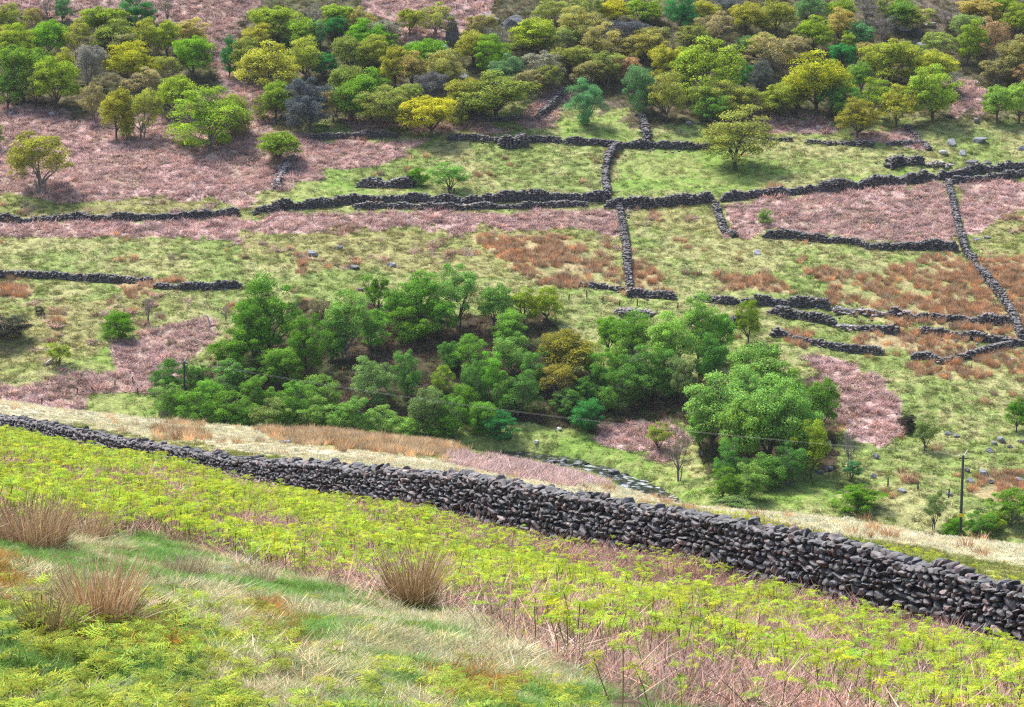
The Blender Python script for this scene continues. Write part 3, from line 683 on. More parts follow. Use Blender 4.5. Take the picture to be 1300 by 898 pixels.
LC = {'lime': (.30, .42, .04), 'yellow': (.48, .50, .035), 'yolive': (.40, .42, .06), 'green': (.16, .33, .03), 'bright': (.16, .38, .02), 'emerald': (.07, .32, .07), 'teal': (.10, .27, .12), 'mint': (.18, .40, .14),
      'olive': (.28, .33, .07), 'tan': (.42, .36, .12), 'rust': (.42, .24, .14), 'slate': (.15, .17, .17), 'grey': (.28, .25, .25), 'brown': (.34, .30, .15), 'ogold': (.33, .34, .08), 'gold': (.34, .33, .045), 'deep': (.14, .32, .055), 'mid': (.20, .42, .05), 'fresh': (.26, .46, .09), 'juniper': (.075, .08, .05), 'silver': (.24, .36, .11)}
LN = {'lime': 'lime-green', 'yellow': 'bright yellow', 'yolive': 'yellow-olive', 'green': 'mid-green', 'bright': 'vivid green', 'emerald': 'emerald', 'teal': 'blue-green', 'mint': 'mint-green', 'olive': 'olive', 'tan': 'tan', 'rust': 'rust-red',
      'slate': 'slate-grey', 'grey': 'bare grey', 'brown': 'brownish', 'gold': 'dull gold', 'ogold': 'golden', 'deep': 'dark green', 'mid': 'rich green', 'fresh': 'fresh green', 'juniper': 'dark purple-green', 'silver': 'greyish green'}
TR = []   # u, vtop, width, height, colour, kind, label or None
def T(s, zone):
    for line in s.strip().split('\n'):
        line = line.split('#'); f = line[0].split(); TR.append([float(f[0]), float(f[1]), float(f[2]), float(f[3]), f[4], f[5], line[1].strip() if len(line) > 1 else None, zone])
T("""15 6 38 50 olive oak
42 4 26 42 tan sparse
62 -14 26 40 grey bare
80 -12 24 42 teal tall
130 2 60 52 lime oak
173 -8 42 42 emerald bush # emerald round tree on the bracken slope at the top
213 -12 32 44 grey bare # bare grey tree beside the emerald round tree at the top
62 18 48 58 bright oak
97 24 36 52 yolive sparse
150 24 58 48 olive oak
160 38 40 42 brown sparse
188 24 32 50 yolive oak
213 21 36 52 lime oak
3 28 30 46 yolive sparse
24 32 44 50 lime oak
30 47 66 82 green oak
74 63 56 80 lime oak
84 60 30 50 yolive oak
112 47 42 74 grey sparse
165 54 62 58 yellow oak
190 84 44 44 brown sparse
122 102 30 54 brown sparse # brown thin-leaved tree at the lower left wood edge
148 104 42 76 yolive oak # left yellow-olive tree of a pair standing out on the bracken
180 106 44 72 yolive sparse # right yellow-olive tree of a pair standing out on the bracken
162 140 26 36 lime bush # small lime bush between the trunks of a yellow-olive pair
243 24 38 38 tan oak
246 38 50 66 bright oak
212 66 38 40 olive sparse
226 88 56 62 lime oak
266 104 90 86 lime bush # very broad lime-green tree at the lower edge, bracken below it
300 108 44 62 olive bush
10 90 40 50 deep oak
45 85 40 52 olive oak
292 44 26 56 emerald tall # slim emerald tree at the edge of the bracken gap
312 42 44 60 olive oak
328 31 40 46 yolive oak
346 1 64 54 lime oak
382 16 46 50 lime oak
363 46 18 24 emerald bush # tiny emerald crown set among yellow oaks
340 52 74 76 yolive oak
388 48 46 56 yolive oak
404 24 26 44 teal tall
398 0 32 42 grey bare
350 97 36 56 lime oak
335 118 28 36 olive bush
392 90 64 76 slate bush # rounded slate-grey leafless-looking tree at the lower wood edge
410 68 32 34 emerald oak
428 0 42 42 lime oak
427 16 30 36 emerald oak
455 8 34 40 tan sparse
462 23 52 48 bright oak
488 40 34 40 bright oak
445 40 46 56 olive oak
475 46 42 50 yolive oak
494 48 22 36 teal oak
440 76 52 56 olive oak
470 86 60 64 green oak
502 60 38 56 yolive oak
446 102 50 56 green oak
484 112 62 54 olive oak
425 110 40 46 brown sparse
515 100 40 52 olive sparse
488 20 42 46 grey sparse
520 6 30 40 yolive oak
552 3 44 48 olive sparse
572 12 34 44 grey bare
540 43 58 52 bright oak
522 64 44 52 tan oak
562 64 46 52 tan oak
548 88 44 48 slate sparse
600 34 48 52 yolive oak
622 46 42 54 bright oak
547 115 74 60 yellow oak # lone bright yellow tree above the low dark wall
588 92 52 54 yolive oak
632 90 96 62 olive oak # broad olive domed tree above the low wall
612 114 30 40 lime oak
640 72 38 44 teal sparse
584 125 30 34 olive bush
678 18 64 56 lime oak # big lime-green tree below the dark crag
632 28 42 40 slate bare
614 14 38 34 tan sparse
652 68 38 42 teal sparse
686 62 48 50 grey sparse
672 84 44 40 brown sparse
700 76 36 44 olive sparse
735 10 48 52 tan oak
762 28 58 56 tan sparse
726 52 50 48 olive oak
770 62 48 46 olive sparse
748 72 46 40 brown sparse
780 -6 40 40 yellow oak
815 -6 46 40 lime oak
792 20 64 46 slate sparse
745 -8 42 40 olive sparse
702 -4 42 40 olive sparse
715 30 40 44 silver sparse
830 28 44 42 brown sparse
743 97 44 64 mint willow # lone mint-green tree with two slim trunks below the wood
862 -8 40 54 emerald oak
896 -4 38 40 yolive oak
906 14 48 48 brown sparse
880 28 44 40 olive sparse
925 -8 34 36 slate sparse
822 38 50 46 tan oak
796 66 32 44 rust sparse
850 48 48 70 yolive oak
868 52 40 70 lime oak
898 46 84 90 lime oak # big lime and yellow tree with dark trunks above the lone olive-gold tree
815 71 46 76 teal bush
846 92 46 64 olive oak
868 94 26 34 emerald oak
925 104 46 52 olive oak
893 100 44 54 olive oak
905 116 50 42 deep bush
945 -4 42 52 yolive oak
986 -4 50 52 yolive oak
945 46 26 30 teal oak
976 42 56 56 brown sparse
964 38 44 40 yolive oak
968 78 34 54 slate tall
944 78 26 40 emerald oak
945 105 40 48 olive oak
934 130 92 86 ogold tiered # lone spreading olive-gold tree standing in the upper green field
1030 -10 40 42 mint sparse
1066 -6 38 40 lime oak
1100 -8 40 40 slate bare
1032 19 46 50 lime oak
1064 11 36 46 tan oak
1008 40 40 44 brown sparse
1090 23 36 40 mint oak
1078 40 24 30 lime oak
1067 50 36 42 emerald oak
1092 72 36 50 deep oak
1037 64 80 84 yellow oak # big bright yellow tree above the pink bracken strip
1054 96 40 52 mint oak
987 102 48 50 yolive oak # small spreading yellow-olive tree at the edge above pink bracken
1012 98 40 46 olive oak
1076 108 36 44 deep bush
1130 41 76 78 yolive oak
1096 48 26 40 tan sparse
1120 10 42 46 slate bare
1146 -6 46 46 deep oak
1125 -6 34 36 olive sparse
1168 6 40 40 olive sparse
1108 91 42 62 lime tiered
1138 107 46 56 yolive oak
1088 126 50 50 gold oak # small dull gold tree standing alone in front of the wood edge
1187 58 54 56 yolive oak
1184 86 62 70 lime oak
1213 84 26 48 grey bare
1192 36 42 40 olive sparse
1222 12 46 44 silver sparse
1238 -6 56 40 tan oak
1272 -10 34 34 lime oak
1228 20 36 64 lime tall # upright lime tree with a visible trunk left of the rust-red tree
1262 22 44 60 rust sparse # rust-red tree near the top right corner
1290 44 50 54 tan oak
1264 72 46 36 brown sparse
1292 4 40 46 lime oak
1308 76 44 40 rust sparse
1266 103 38 54 fresh oak # left of two green trees at the wood's right end
1294 103 38 54 fresh oak # right of two green trees at the wood's right end
1160 52 34 34 silver sparse
1145 60 30 34 olive sparse
1205 5 34 34 slate bare""", 'upper')
T("""52 163 88 84 yolive sparse # lone tree with dark forked trunk and thin yellow crown on left bracken
-3 150 24 42 lime oak # lime-green tree cut by the left edge above the bracken
356 161 66 46 lime oak # low domed yellow-green tree at the top of the pale stone line
531 210 30 26 bright bush # small vivid green bush beside the ruined fold
573 206 58 40 fresh open # multi-stemmed airy green tree right of the ruined fold
972 263 20 22 fresh bush # tiny green sapling in the pink bracken enclosure
152 388 44 44 bright bush # lone vivid green tree in the lower left pasture
74 434 40 30 lime open # small leaning lime tree above a fallen log
10 398 66 34 juniper bush # dark purple-green juniper scrub at the left edge
50 388 14 12 juniper bush # small dark juniper above the larger scrub at left
188 372 22 42 grey bare # bare shrub right of the lone vivid green tree
287 385 16 22 grey bare # tiny bare tree beside the tall green tree
1077 540 22 66 grey bare # slim bare tree between dead bracken and juniper
1175 528 34 46 silver open # thin light green tree in the lower right pasture
1290 503 32 46 green oak # rounded green tree at the right edge above the scree
1155 524 34 24 juniper bush # low dark bush at the corner of the dead bracken patch
1080 582 34 30 teal open # dark blue-green juniper below the slim bare tree
1095 616 70 50 bright bush # spreading bright green bush just over the near crest
1185 622 34 48 silver open # thin pale tree over the crest left of the power pole
1212 652 40 36 bright bush # bright bush at the foot of the power pole, left side
1247 648 46 40 green bush # green bush at the foot of the power pole, right side
1285 618 62 60 green bush # large green bush over the crest at the right edge
1262 646 30 36 lime bush # small lime bush between two green bushes right of the pole""", 'lone')
T("""345 345 84 108 mid tall # tallest tree of the stream wood, at its left end
300 412 70 66 green bush
390 398 58 84 green tall
355 432 60 56 mid bush
325 385 50 80 green oak
440 361 70 96 fresh willow
404 372 30 66 brown sparse
420 400 40 60 deep bush
218 454 52 52 deep bush # leftmost dark green bush of the stream wood
254 458 44 44 deep bush
300 452 58 48 fresh bush
268 474 44 46 mid bush
213 482 44 54 fresh willow
248 490 54 54 mid bush
292 494 54 52 mid bush
326 471 46 50 mid bush
343 500 60 52 silver bush
310 508 50 44 mid bush
376 480 54 56 mid bush
407 474 52 52 fresh bush
432 508 54 46 fresh bush
396 500 52 52 fresh bush
362 510 40 44 green bush
278 520 46 32 mid bush
230 525 42 26 mid bush
480 344 44 60 green open
505 360 44 64 mid oak
532 348 60 76 mid oak
522 382 60 54 green bush
582 334 62 84 fresh open # tall airy tree with a dark trunk behind the stream wood's centre
560 372 44 60 mid oak
625 352 46 66 fresh oak
664 364 44 50 lime oak
694 364 38 46 lime oak
470 388 44 54 mid bush
648 385 50 56 mid bush
475 450 60 68 silver willow
515 440 42 66 deep bush
562 462 30 40 lime bush
452 498 54 56 fresh bush
488 512 50 46 fresh bush
538 488 58 68 silver willow
520 522 54 40 fresh bush
576 498 42 58 mid bush
560 520 44 42 mid bush
602 448 42 72 deep bush
622 446 46 66 mid willow
632 518 48 42 emerald bush
592 478 42 58 green bush
656 468 60 60 deep willow
650 420 54 56 fresh bush
600 422 46 52 mid bush
572 428 38 42 deep bush
640 480 40 52 deep bush
610 500 44 52 mid bush
680 440 42 56 deep bush
720 413 84 74 gold oak # large dull-gold tree in the middle of the stream wood
712 455 56 56 gold sparse # thin dull-gold lower crown beneath the large gold tree
800 398 56 70 mid oak
772 394 44 60 mid oak
845 388 74 94 fresh willow
885 374 58 90 fresh tall
912 388 48 66 mid oak
815 438 64 70 deep willow
795 428 48 58 fresh bush
782 466 50 58 deep bush
748 476 46 44 deep bush
742 500 50 46 emerald bush # dark emerald bush on its own above the stream bank
760 440 44 60 mid bush
868 448 42 74 silver open
720 492 44 34 deep bush
845 440 56 66 deep willow
905 420 50 70 deep oak
950 381 34 56 lime oak # small lime tree standing against the fold walls
962 427 98 100 fresh oak # highest tree of the big green clump right of the stream
905 468 90 108 fresh tall # left airy tree with dark twin trunks in the big green clump
940 460 60 90 fresh willow
978 484 90 112 fresh oak
950 496 76 104 fresh oak
1018 496 74 100 fresh tall
1030 530 52 78 lime tall # pale lime tree at the front right foot of the big green clump
1040 470 48 84 mid oak # darker tree at the right side of the big green clump
1000 466 60 96 mid oak
925 556 48 64 deep willow
948 582 54 54 fresh bush
918 590 46 48 green bush
975 570 52 50 deep bush
1000 560 46 56 deep bush
862 535 44 76 violetdead bare # leaning nearly leafless tree with a dark trunk beside the stream
836 537 38 36 lime open # small lime tree left of the leaning leafless tree
890 520 40 60 mid open
930 628 60 26 silver bush""", 'stream')
LC['violetdead'] = (.2, .22, .08); LN['violetdead'] = 'bare'

def secname(u, zone):
    if zone == 'upper':
        for lim, n in ((110, "upper wood's left end"), (285, "upper wood left of bracken gap"), (420, "upper wood right of bracken gap"), (560, "upper wood left of rocky gully"), (720, "upper wood right of rocky gully"),
                       (860, "upper wood above mint-green tree"), (980, "upper wood above olive-gold tree"), (1110, "upper wood above pink strip"), (1210, "upper wood by the scree"), (9999, "upper wood's right end")):
            if u < lim: return n
    for lim, n in ((300, "stream wood's left end"), (460, "stream wood under its tallest tree"), (560, "stream wood left of centre"), (700, "stream wood left of gold tree"), (830, "stream wood right of gold tree"), (930, "stream wood's right end"), (9999, "big clump right of stream")):
        if u < lim: return n
SH = {'oak': 'rounded', 'tall': 'upright', 'bush': 'bushy', 'sparse': 'thin-leaved', 'tiered': 'tiered', 'bare': 'leafless', 'open': 'airy', 'willow': 'feathery'}
auto = {}
for t in TR:
    if t[6]: continue
    u, vt, w, h, c, kd, _, z = t
    vb = vt+h
    row = ('top' if vb < 52 else 'middle' if vb < 110 else 'lower') if z == 'upper' else ('back' if vb < 455 else 'middle' if vb < 530 else 'front')
    sz = 'broad ' if w >= 60 else 'small ' if w <= 30 else ''
    nm = LN[c].split('bare ')[-1]
    key = f"{sz}{nm} {SH[kd]} tree, {row} row, {secname(u, z)}"
    auto.setdefault(key, []).append(t)
ORD = ['first', 'second', 'third', 'fourth', 'fifth', 'sixth', 'seventh']
for key, l in auto.items():
    l.sort(key=lambda t: t[0])
    for i, t in enumerate(l):
        if len(l) == 1: t[6] = key
        elif len(l) == 2: t[6] = key+(', the left one', ', the right one')[i]
        else: t[6] = key+f', {ORD[i]} from left'
cnt = {}
for (u, vt, w, h, c, kd, lab, zone) in TR:
    vb = vt+h
    y0 = 150. if (zone == 'lone' and u > 1060 and vb > 600) else 160. if u < 850 else 150.
    if zone != 'upper' and u < 700: y0 = 176.
    riv_v = vb
    x, y_, z = at(u, min(vb, 700), y0)
    if zone == 'lone' and vb > 655:
        y_ = float(np.interp(u, [1090, 1180, 1220, 1250, 1290], [157, 154, 152, 153, 155])); x = xr(u, vb, y_); z = float(zfun(x, y_))
    mpp = y_/F
    top = zr(vt, y_); hh = max(top-z, h*mpp*.7); ww = w*mpp
    k = kd; pr = PROTO[k][cnt.get(k, 0) % len(PROTO[k])]; cnt[k] = cnt.get(k, 0)+1
    root = bpy.data.objects.new('bush' if (kd == 'bush' and h < 50) else 'tree', None); COL.objects.link(root)
    root.location = (x, y_, z-.05); root.scale = (ww/8*1.06, (ww/8*1.06+hh/8)/2, hh/8*1.03); root.rotation_euler = (random.gauss(0, .04), random.gauss(0, .05), random.uniform(0, 6.28))
    root.scale[0] = root.scale[1] = ww/8*(1.28 if zone == 'upper' and w > 28 else 1.16)
    tr = obj('trunk', pr[0], root); cr_ = obj('crown', pr[1], root)
    if zone == 'upper' and c not in ('mint', 'slate', 'emerald'): LCc = np.array(LC[c])*.92+np.array([.45, .52, .05])*.2
    else: LCc = np.array(LC[c])
    f_ = LCc*random.uniform(.88, 1.14)*np.array([random.uniform(.9, 1.1), 1, random.uniform(.85, 1.15)])
    cr_.color = (*f_, 1)
    gname = {'upper': 'trees of the upper hillside wood', 'stream': 'trees of the stream-side wood', 'lone': 'scattered trees and bushes on the valley sides'}[zone]
    tag(root, lab, 'bush' if root.name.startswith('bush') else 'tree', gname)

# fallen logs, stumps
def log(name, pts, r, mat, label, cat):
    g = Geo(); W_ = [np.array(p) for p in pts]; g.tube(W_, r, 6, (1, 1, 1)); o = obj(name, g.mesh(name, mat)); tag(o, label, cat)
a = np.array(at(58, 464)); b = np.array(at(78, 458)); log('fallen_log', [a+[0, 0, .15], (a+b)/2+[0, 0, .45], b+[0, 0, .9]], [.1, .14, .12], M_DEAD, 'pale fallen log under the small leaning lime tree', 'log')
a = np.array(at(265, 420)); log('dead_stump', [a-[0, 0, .2], a+[.1, 0, .8], a+[-.15, 0, 1.5]], [.14, .11, .05], M_DEAD, 'bleached white dead stump beside the tall green tree', 'dead stump')
a = np.array(at(428, 634, 40, 90)); b = np.array(at(440, 640, 40, 90)); log('fallen_post', [a+[-.35, 0, .75], b+[0.2, 0, .35]], [.06, .05], M_DEAD, 'pale broken post lying at the foot of the near wall', 'post')

# fence posts
POSTS = [(745, 379, 10, 'darkest fence post above the stream wood, under the rust rushes'), (722, 381, 8, 'leftmost thin fence post above the stream wood'), (786, 388, 8, 'fence post above the stone rubble'), (809, 388, 8, 'fence post right of the one above the rubble'),
 (765, 384, 7, 'thin fence post between darkest post and the rubble'), (1127, 618, 12, 'leftmost of three fence posts left of the power pole'), (1165, 622, 11, 'middle of three fence posts left of the power pole'), (1204, 632, 12, 'fence post nearest the power pole'),
 (1141, 425, 11, 'dark gatepost at the end of a fold wall'), (53, 514, 9, 'leftmost fence post in the lower left bracken'), (98, 500, 8, 'second fence post in the lower left bracken'), (146, 491, 9, 'third fence post in the lower left bracken'), (169, 486, 8, 'fourth fence post in the lower left bracken'),
 (175, 501, 9, 'fence post beside the bright grass patch, left of the stream wood'), (860, 392, 7, 'fence post near the mounded wall end')]
pm = []
g = Geo(); g.tube([(0, 0, -.3), (.02, 0, .5), (.03, .01, 1.0), (.03, .01, 1.03)], [.07, .065, .06, .02], 7); pmesh = g.mesh('fence_post', M_POST)
for u, v, h, lab in POSTS:
    x, y_, z = at(u, v, 150.); o = obj('fence_post', pmesh); o.location = (x, y_, z); k = h*y_/F; o.scale = (1, 1, max(k, .5)); o.rotation_euler = (random.gauss(0, .06), random.gauss(0, .06), 0); tag(o, lab, 'fence post', 'fence posts')

# power poles and wires
def power_pole(u, vtop, y_, lab, facing):
    x = float(xr(u, 600, y_)); z = float(zfun(x, y_)); H = float(zr(vtop, y_))-z
    root = bpy.data.objects.new('power_pole', None); COL.objects.link(root); root.location = (x, y_, z); tag(root, lab, 'power pole', 'power poles')
    g = Geo(); g.tube([(0, 0, -.5), (0, 0, H*.5), (0, 0, H-.55), (0, 0, H-.5)], [.12, .105, .09, .05], 10); obj('pole', g.mesh('pole', M_POLE, True), root)
    g = Geo(); g.box((-.36, -.17, H-.72), (.36, -.12, H-.65)); obj('crossarm', g.mesh('crossarm', M_POLE), root)
    for i, dx in enumerate((-.3, .3)):
        g = Geo(); g.tube([(dx, -.14, H-.66), (dx, -.14, H-.56), (dx, -.14, H-.52), (dx, -.14, H-.46), (dx, -.14, H-.42)], [.03, .035, .07, .06, .02], 8); obj('insulator', g.mesh('insulator', M_CER, True), root)
    g = Geo(); g.tube([(.08, -.1, H-.45), (.2, -.12, H-.2), (.30, -.14, H-.02)], [.05, .05, .03], 6); obj('cable_end', g.mesh('cable_end', M_CER, True), root)
    if facing: g = Geo(); g.box((-.2, -.17, H*.44), (.2, -.145, H*.44+.26)); (obj('warning_plate', g.mesh('warning_plate', M_SIGN), root) if facing else None)
    return np.array([x, y_, z+H-.42])
p1 = power_pole(1222, 570, 149., 'dark wooden power pole with yellow plate on the right, beyond the near crest', 1)
p2 = power_pole(237, 452, 181., 'far power pole top showing above the bushes at the stream wood\'s left', 0)
for i, off in enumerate((-.3, .3)):
    a = p1+[off, -.14, 0]; b = p2+[off, -.14, 0]; n = 24
    pts = [a+(b-a)*t-np.array([0, 0, .9*4*t*(1-t)]) for t in np.linspace(0, 1, n)]
    g = Geo(); g.tube(pts, .0045, 4); tag(obj('power_line', g.mesh('power_line', M_WIRE)), ('upper thin power line', 'lower thin power line')[i]+' sagging between the two poles across the stream wood', 'power line')

# ------------------------------------------------------------------ scattered ground vegetation
def gn_scatter(name, variants, pts, rot, scl, tint, label):
    n = len(pts); me = bpy.data.meshes.new(name); me.vertices.add(n); me.vertices.foreach_set('co', np.asarray(pts, np.float32).ravel())
    def fa(nm, ty, key, a): at_ = me.attributes.new(nm, ty, 'POINT'); at_.data.foreach_set(key, np.ascontiguousarray(a).ravel())
    fa('rot', 'FLOAT_VECTOR', 'vector', np.asarray(rot, np.float32)); fa('scl', 'FLOAT_VECTOR', 'vector', np.asarray(scl, np.float32))
    fa('idx', 'INT', 'value', rng.integers(0, len(variants), n).astype(np.int32))
    t4 = np.ones((n, 4), np.float32); t4[:, :3] = tint; fa('tint', 'FLOAT_COLOR', 'color', t4)
    o = obj(name, me); tag(o, label, kind='stuff')
    ng = bpy.data.node_groups.new(name, 'GeometryNodeTree'); ng.interface.new_socket('Geometry', in_out='INPUT', socket_type='NodeSocketGeometry'); ng.interface.new_socket('Geometry', in_out='OUTPUT', socket_type='NodeSocketGeometry')
    N, L = ng.nodes.new, ng.links.new; gi = N('NodeGroupInput'); go = N('NodeGroupOutput'); iop = N('GeometryNodeInstanceOnPoints'); jg = N('GeometryNodeJoinGeometry')
    for vme in variants:
        vo = bpy.data.objects.new(vme.name, vme); oi = N('GeometryNodeObjectInfo'); oi.inputs['Object'].default_value = vo; oi.inputs['As Instance'].default_value = True
        L(oi.outputs['Geometry'], jg.inputs[0])
    def na(nm, ty): a = N('GeometryNodeInputNamedAttribute'); a.data_type = ty; a.inputs[0].default_value = nm; return a.outputs[0]
    L(gi.outputs[0], iop.inputs['Points']); L(jg.outputs[0], iop.inputs['Instance']); iop.inputs['Pick Instance'].default_value = True
    L(na('idx', 'INT'), iop.inputs['Instance Index']); er = N('FunctionNodeEulerToRotation'); L(na('rot', 'FLOAT_VECTOR'), er.inputs[0]); L(er.outputs[0], iop.inputs['Rotation'])
    L(na('scl', 'FLOAT_VECTOR'), iop.inputs['Scale']); L(iop.outputs[0], go.inputs[0])
    md = o.modifiers.new('scatter', 'NODES'); md.node_group = ng
    return o
def blades(n, rad, hmin, hmax, w, bend, c1, c2, seed, mat=None, tilt=.35, low=None):
    """curved blades growing from a patch"""
    r = np.random.default_rng(seed); a = r.random(n)*6.283; q = np.sqrt(r.random(n))*rad
    b = np.stack([np.cos(a)*q, np.sin(a)*q, np.full(n, -.03)], 1); h = r.uniform(hmin, hmax, n)
    az = a+r.normal(size=n)*.8; tl = tilt*(q/rad)*.8+np.abs(r.normal(size=n))*tilt*.5
    if low is not None: tl = r.uniform(low[0], low[1], n); az = r.random(n)*6.283
    d = np.stack([np.cos(az)*np.sin(tl), np.sin(az)*np.sin(tl), np.cos(tl)], 1); hz = np.stack([np.cos(az), np.sin(az), -.3*np.ones(n)], 1)
    m = b+d*h[:, None]*.55+hz*h[:, None]*bend*.25; e = b+d*h[:, None]+hz*h[:, None]*bend
    ra = r.random(n)*6.283; s = np.stack([np.cos(ra), np.sin(ra), 0*ra], 1)*w/2
    V = np.stack([b-s, b+s, m+s*.8, m-s*.8, e+s*.15, e-s*.15], 1).reshape(-1, 3); i = np.arange(n)[:, None]*6
    Fq = np.concatenate([i+[0, 1, 2, 3], i+[3, 2, 4, 5]]); t = r.random((n, 1)); c = (np.array(c1)*(1-t)+np.array(c2)*t)*r.uniform(.75, 1.25, (n, 1))
    return V, Fq, np.repeat(c, 6, 0)
def bmesh_(name, *a, mat=M_VEG, **k):
    V, Fq, c = blades(*a, **k); return mesh_np(name, V, Fq, mat, c)
one = (1, 1, 1)
V_TUS = [bmesh_('grass_tussock', 46, .30, .12, .34, .035, .35, (.7, .8, .6), (1.25, 1.15, 1.2), s, tilt=.9) for s in range(4)]
V_MAT = [bmesh_('dead_frond', 40, .38, .22, .6, .045, .1, (.75, .7, .7), (1.3, 1.3, 1.3), 20+s, low=(.75, 1.5)) for s in range(5)]
V_RSH = [bmesh_('rush_tuft', 70, .28, .3, .75, .03, .12, (.85, .8, .7), (1.3, 1.2, 1.1), 30+s, tilt=.4) for s in range(4)]
V_GRS = [bmesh_('grass_tuft', 90, .12, .05, .20, .007, .5, (.55, .7, .5), (1.4, 1.3, 1.4), 40+s, tilt=1.1) for s in range(4)]+[bmesh_('grass_tuft', 60, .14, .10, .24, .006, .12, (.8, .7, .6), (1.7, 1.6, 1.6), 46+s, low=(.7, 1.5)) for s in range(2)]
V_LIT = [bmesh_('dead_stalks', 34, .32, .25, .75, .011, .05, (.8, .7, .7), (1.6, 1.45, 1.4), 50+s, low=(.5, 1.5)) for s in range(5)]
def litter_crumple(seed):
    r = np.random.default_rng(seed); V, Fq, c = blades(26, .3, .2, .7, .012, .05, (.9, .8, .8), (1.6, 1.45, 1.4), seed, low=(.7, 1.5))
    n = 90; p = np.stack([r.normal(size=n)*.16, r.normal(size=n)*.16, r.random(n)*.12], 1); a = r.uniform(-1, 1, (n, 3))*.03; b = r.uniform(-1, 1, (n, 3))*.02
    V2 = np.stack([p-a, p-b, p+a, p+b], 1).reshape(-1, 3); F2 = np.arange(n*4).reshape(-1, 4)+len(V); c2 = np.repeat(r.uniform(.4, 1.1, (n, 1))*np.array([[1, .85, .8]]), 4, 0)
    return mesh_np('dead_stalks', np.concatenate([V, V2]), np.concatenate([Fq, F2]), M_VEG, np.concatenate([c, c2]))
V_LIT += [litter_crumple(60+i) for i in range(4)]+[bmesh_('dead_stalks', 16, .3, .22, .5, .010, .08, (.7, .55, .5), (1.3, 1.1, 1.0), 70+s, low=(0, .5)) for s in range(4)]
def fern(seed, hgt=.42, nf=3, fl=.125):
    r = np.random.default_rng(seed); V = []; Fc = []; C = []
    def strip(pts, w, c):
        pts = np.array(pts); n0 = len(V)
        for k_, p in enumerate(pts):
            ww = w*(1-.5*k_/len(pts)); V.extend([p+[ww, 0, 0], p+[-ww*.5, ww*.87, 0], p+[-ww*.5, -ww*.87, 0]]); C.extend([c]*3)
        for k_ in range(len(pts)-1):
            for j in range(3): a_ = n0+k_*3+j; b_ = n0+k_*3+(j+1) % 3; Fc.append((a_, b_, b_+3, a_+3))
    lean = r.normal(size=2)*.07
    st = [np.array([0, 0, -.03]), np.array([lean[0]*.3, lean[1]*.3, hgt*.5]), np.array([lean[0], lean[1], hgt])]
    strip(st, .007, (.36, .40, .10) if r.random() < .6 else (.36, .26, .12)); top = st[-1]; a0 = r.random()*6.283
    for k_ in range(nf):
        az = a0+k_*2.2+r.normal()*.3; L = fl*r.uniform(.7, 1.2); hd = np.array([math.cos(az), math.sin(az), 0]); sd_ = np.array([-math.sin(az), math.cos(az), 0])
        up = r.uniform(.1, 1.1); n = 8; pts = []
        for i in range(n+1):
            t = i/n; pts.append(top+hd*L*t+np.array([0, 0, L*(up*t-.75*t*t)]))
        strip(pts[::2], .003, (.32, .42, .06))
        for i in range(1, n+1):
            t = i/n; pl = L*.55*(1-t)**.75+.014
            tang = pts[i]-pts[i-1]; tang /= np.linalg.norm(tang)
            for s in (-1, 1):
                c = np.array((.42, .50, .05))*r.uniform(.75, 1.25)*np.array([r.uniform(.85, 1.25), 1, 1])
                pd = sd_*s+tang*.35+np.array([0, 0, r.uniform(-.45, .2)]); pd /= np.linalg.norm(pd); nseg = 4
                for q in range(nseg):     # leaflets along the pinna
                    b = pts[i]+pd*pl*(q/nseg); w = tang*L*.062*(1-q/nseg*.6); e = b+pd*pl/nseg*1.15; n0 = len(V)
                    V.extend([b, b+(e-b)*.5+w+[0, 0, r.normal()*.004], e, b+(e-b)*.5-w]); C.extend([c]*4); Fc.append((n0, n0+1, n0+2, n0+3))
    return mesh_np('bracken_frond', np.array(V), Fc, M_VEG, np.array(C))
V_FRN = [fern(i, hgt=[.42, .36, .48, .40, .30, .45][i % 6], nf=3+(i % 2)) for i in range(9)]
V_FLO = [fern(30+i, hgt=.14, nf=4, fl=.17) for i in range(5)]

def sample(n, y0, y1, umin=-200, umax=1540):
    y_ = np.sqrt(rng.random(n)*(y1**2-y0**2)+y0**2); u = rng.uniform(umin, umax, n); x = (u-650)/F*y_*1.02; return x, y_
def jit(n, a=.15): return np.stack([rng.normal(size=n)*a, rng.normal(size=n)*a, rng.random(n)*6.283], 1)
def tints(base, n, var=.18, hue=.07):
    b = np.asarray(base, float); b = np.broadcast_to(b, (n, 3)); k_ = np.clip(1+rng.normal(size=(n, 1))*var, .45, 1.7); h = rng.normal(size=(n, 1))*hue; return np.clip(b*k_*np.concatenate([1+h, 1+0*h, 1-h], 1), 0, 1.5)
# far slope
N_ = 140000; x, y_ = sample(N_, 150, 310); z = zfun(x, y_); c = cover(x, y_, z)
d = rdist(x, y_); ok = (d > 1.5) & (y_ > np.interp(x, RPF[:, 0], RPF[:, 1])); x, y_, z, c = x[ok], y_[ok], z[ok], c[ok]
def pick(m, p): return m & (rng.random(len(m)) < p)
cl = fbm(x*.5, y_*.5, 83, 3)
m = pick((c == 2) & (fbm(x*.25, y_*.25, 85, 3) > .54), .35) | pick(np.isin(c, (0, 7)), .6) | pick(c == 4, .25) | pick(c == 8, .3) | pick(c == 5, .35); n = m.sum(); bc_ = covcol(x[m], y_[m], np.where(c[m] == 2, 7, c[m])); bc_[c[m] == 5] = (.14, .22, .06); bc_[c[m] == 8] = (.15, .19, .07)
mixw = (rng.random((n, 1)) < .4)*.5; tt = tints(bc_*(1-mixw)+np.array([.42, .37, .22])*mixw, n, .22)
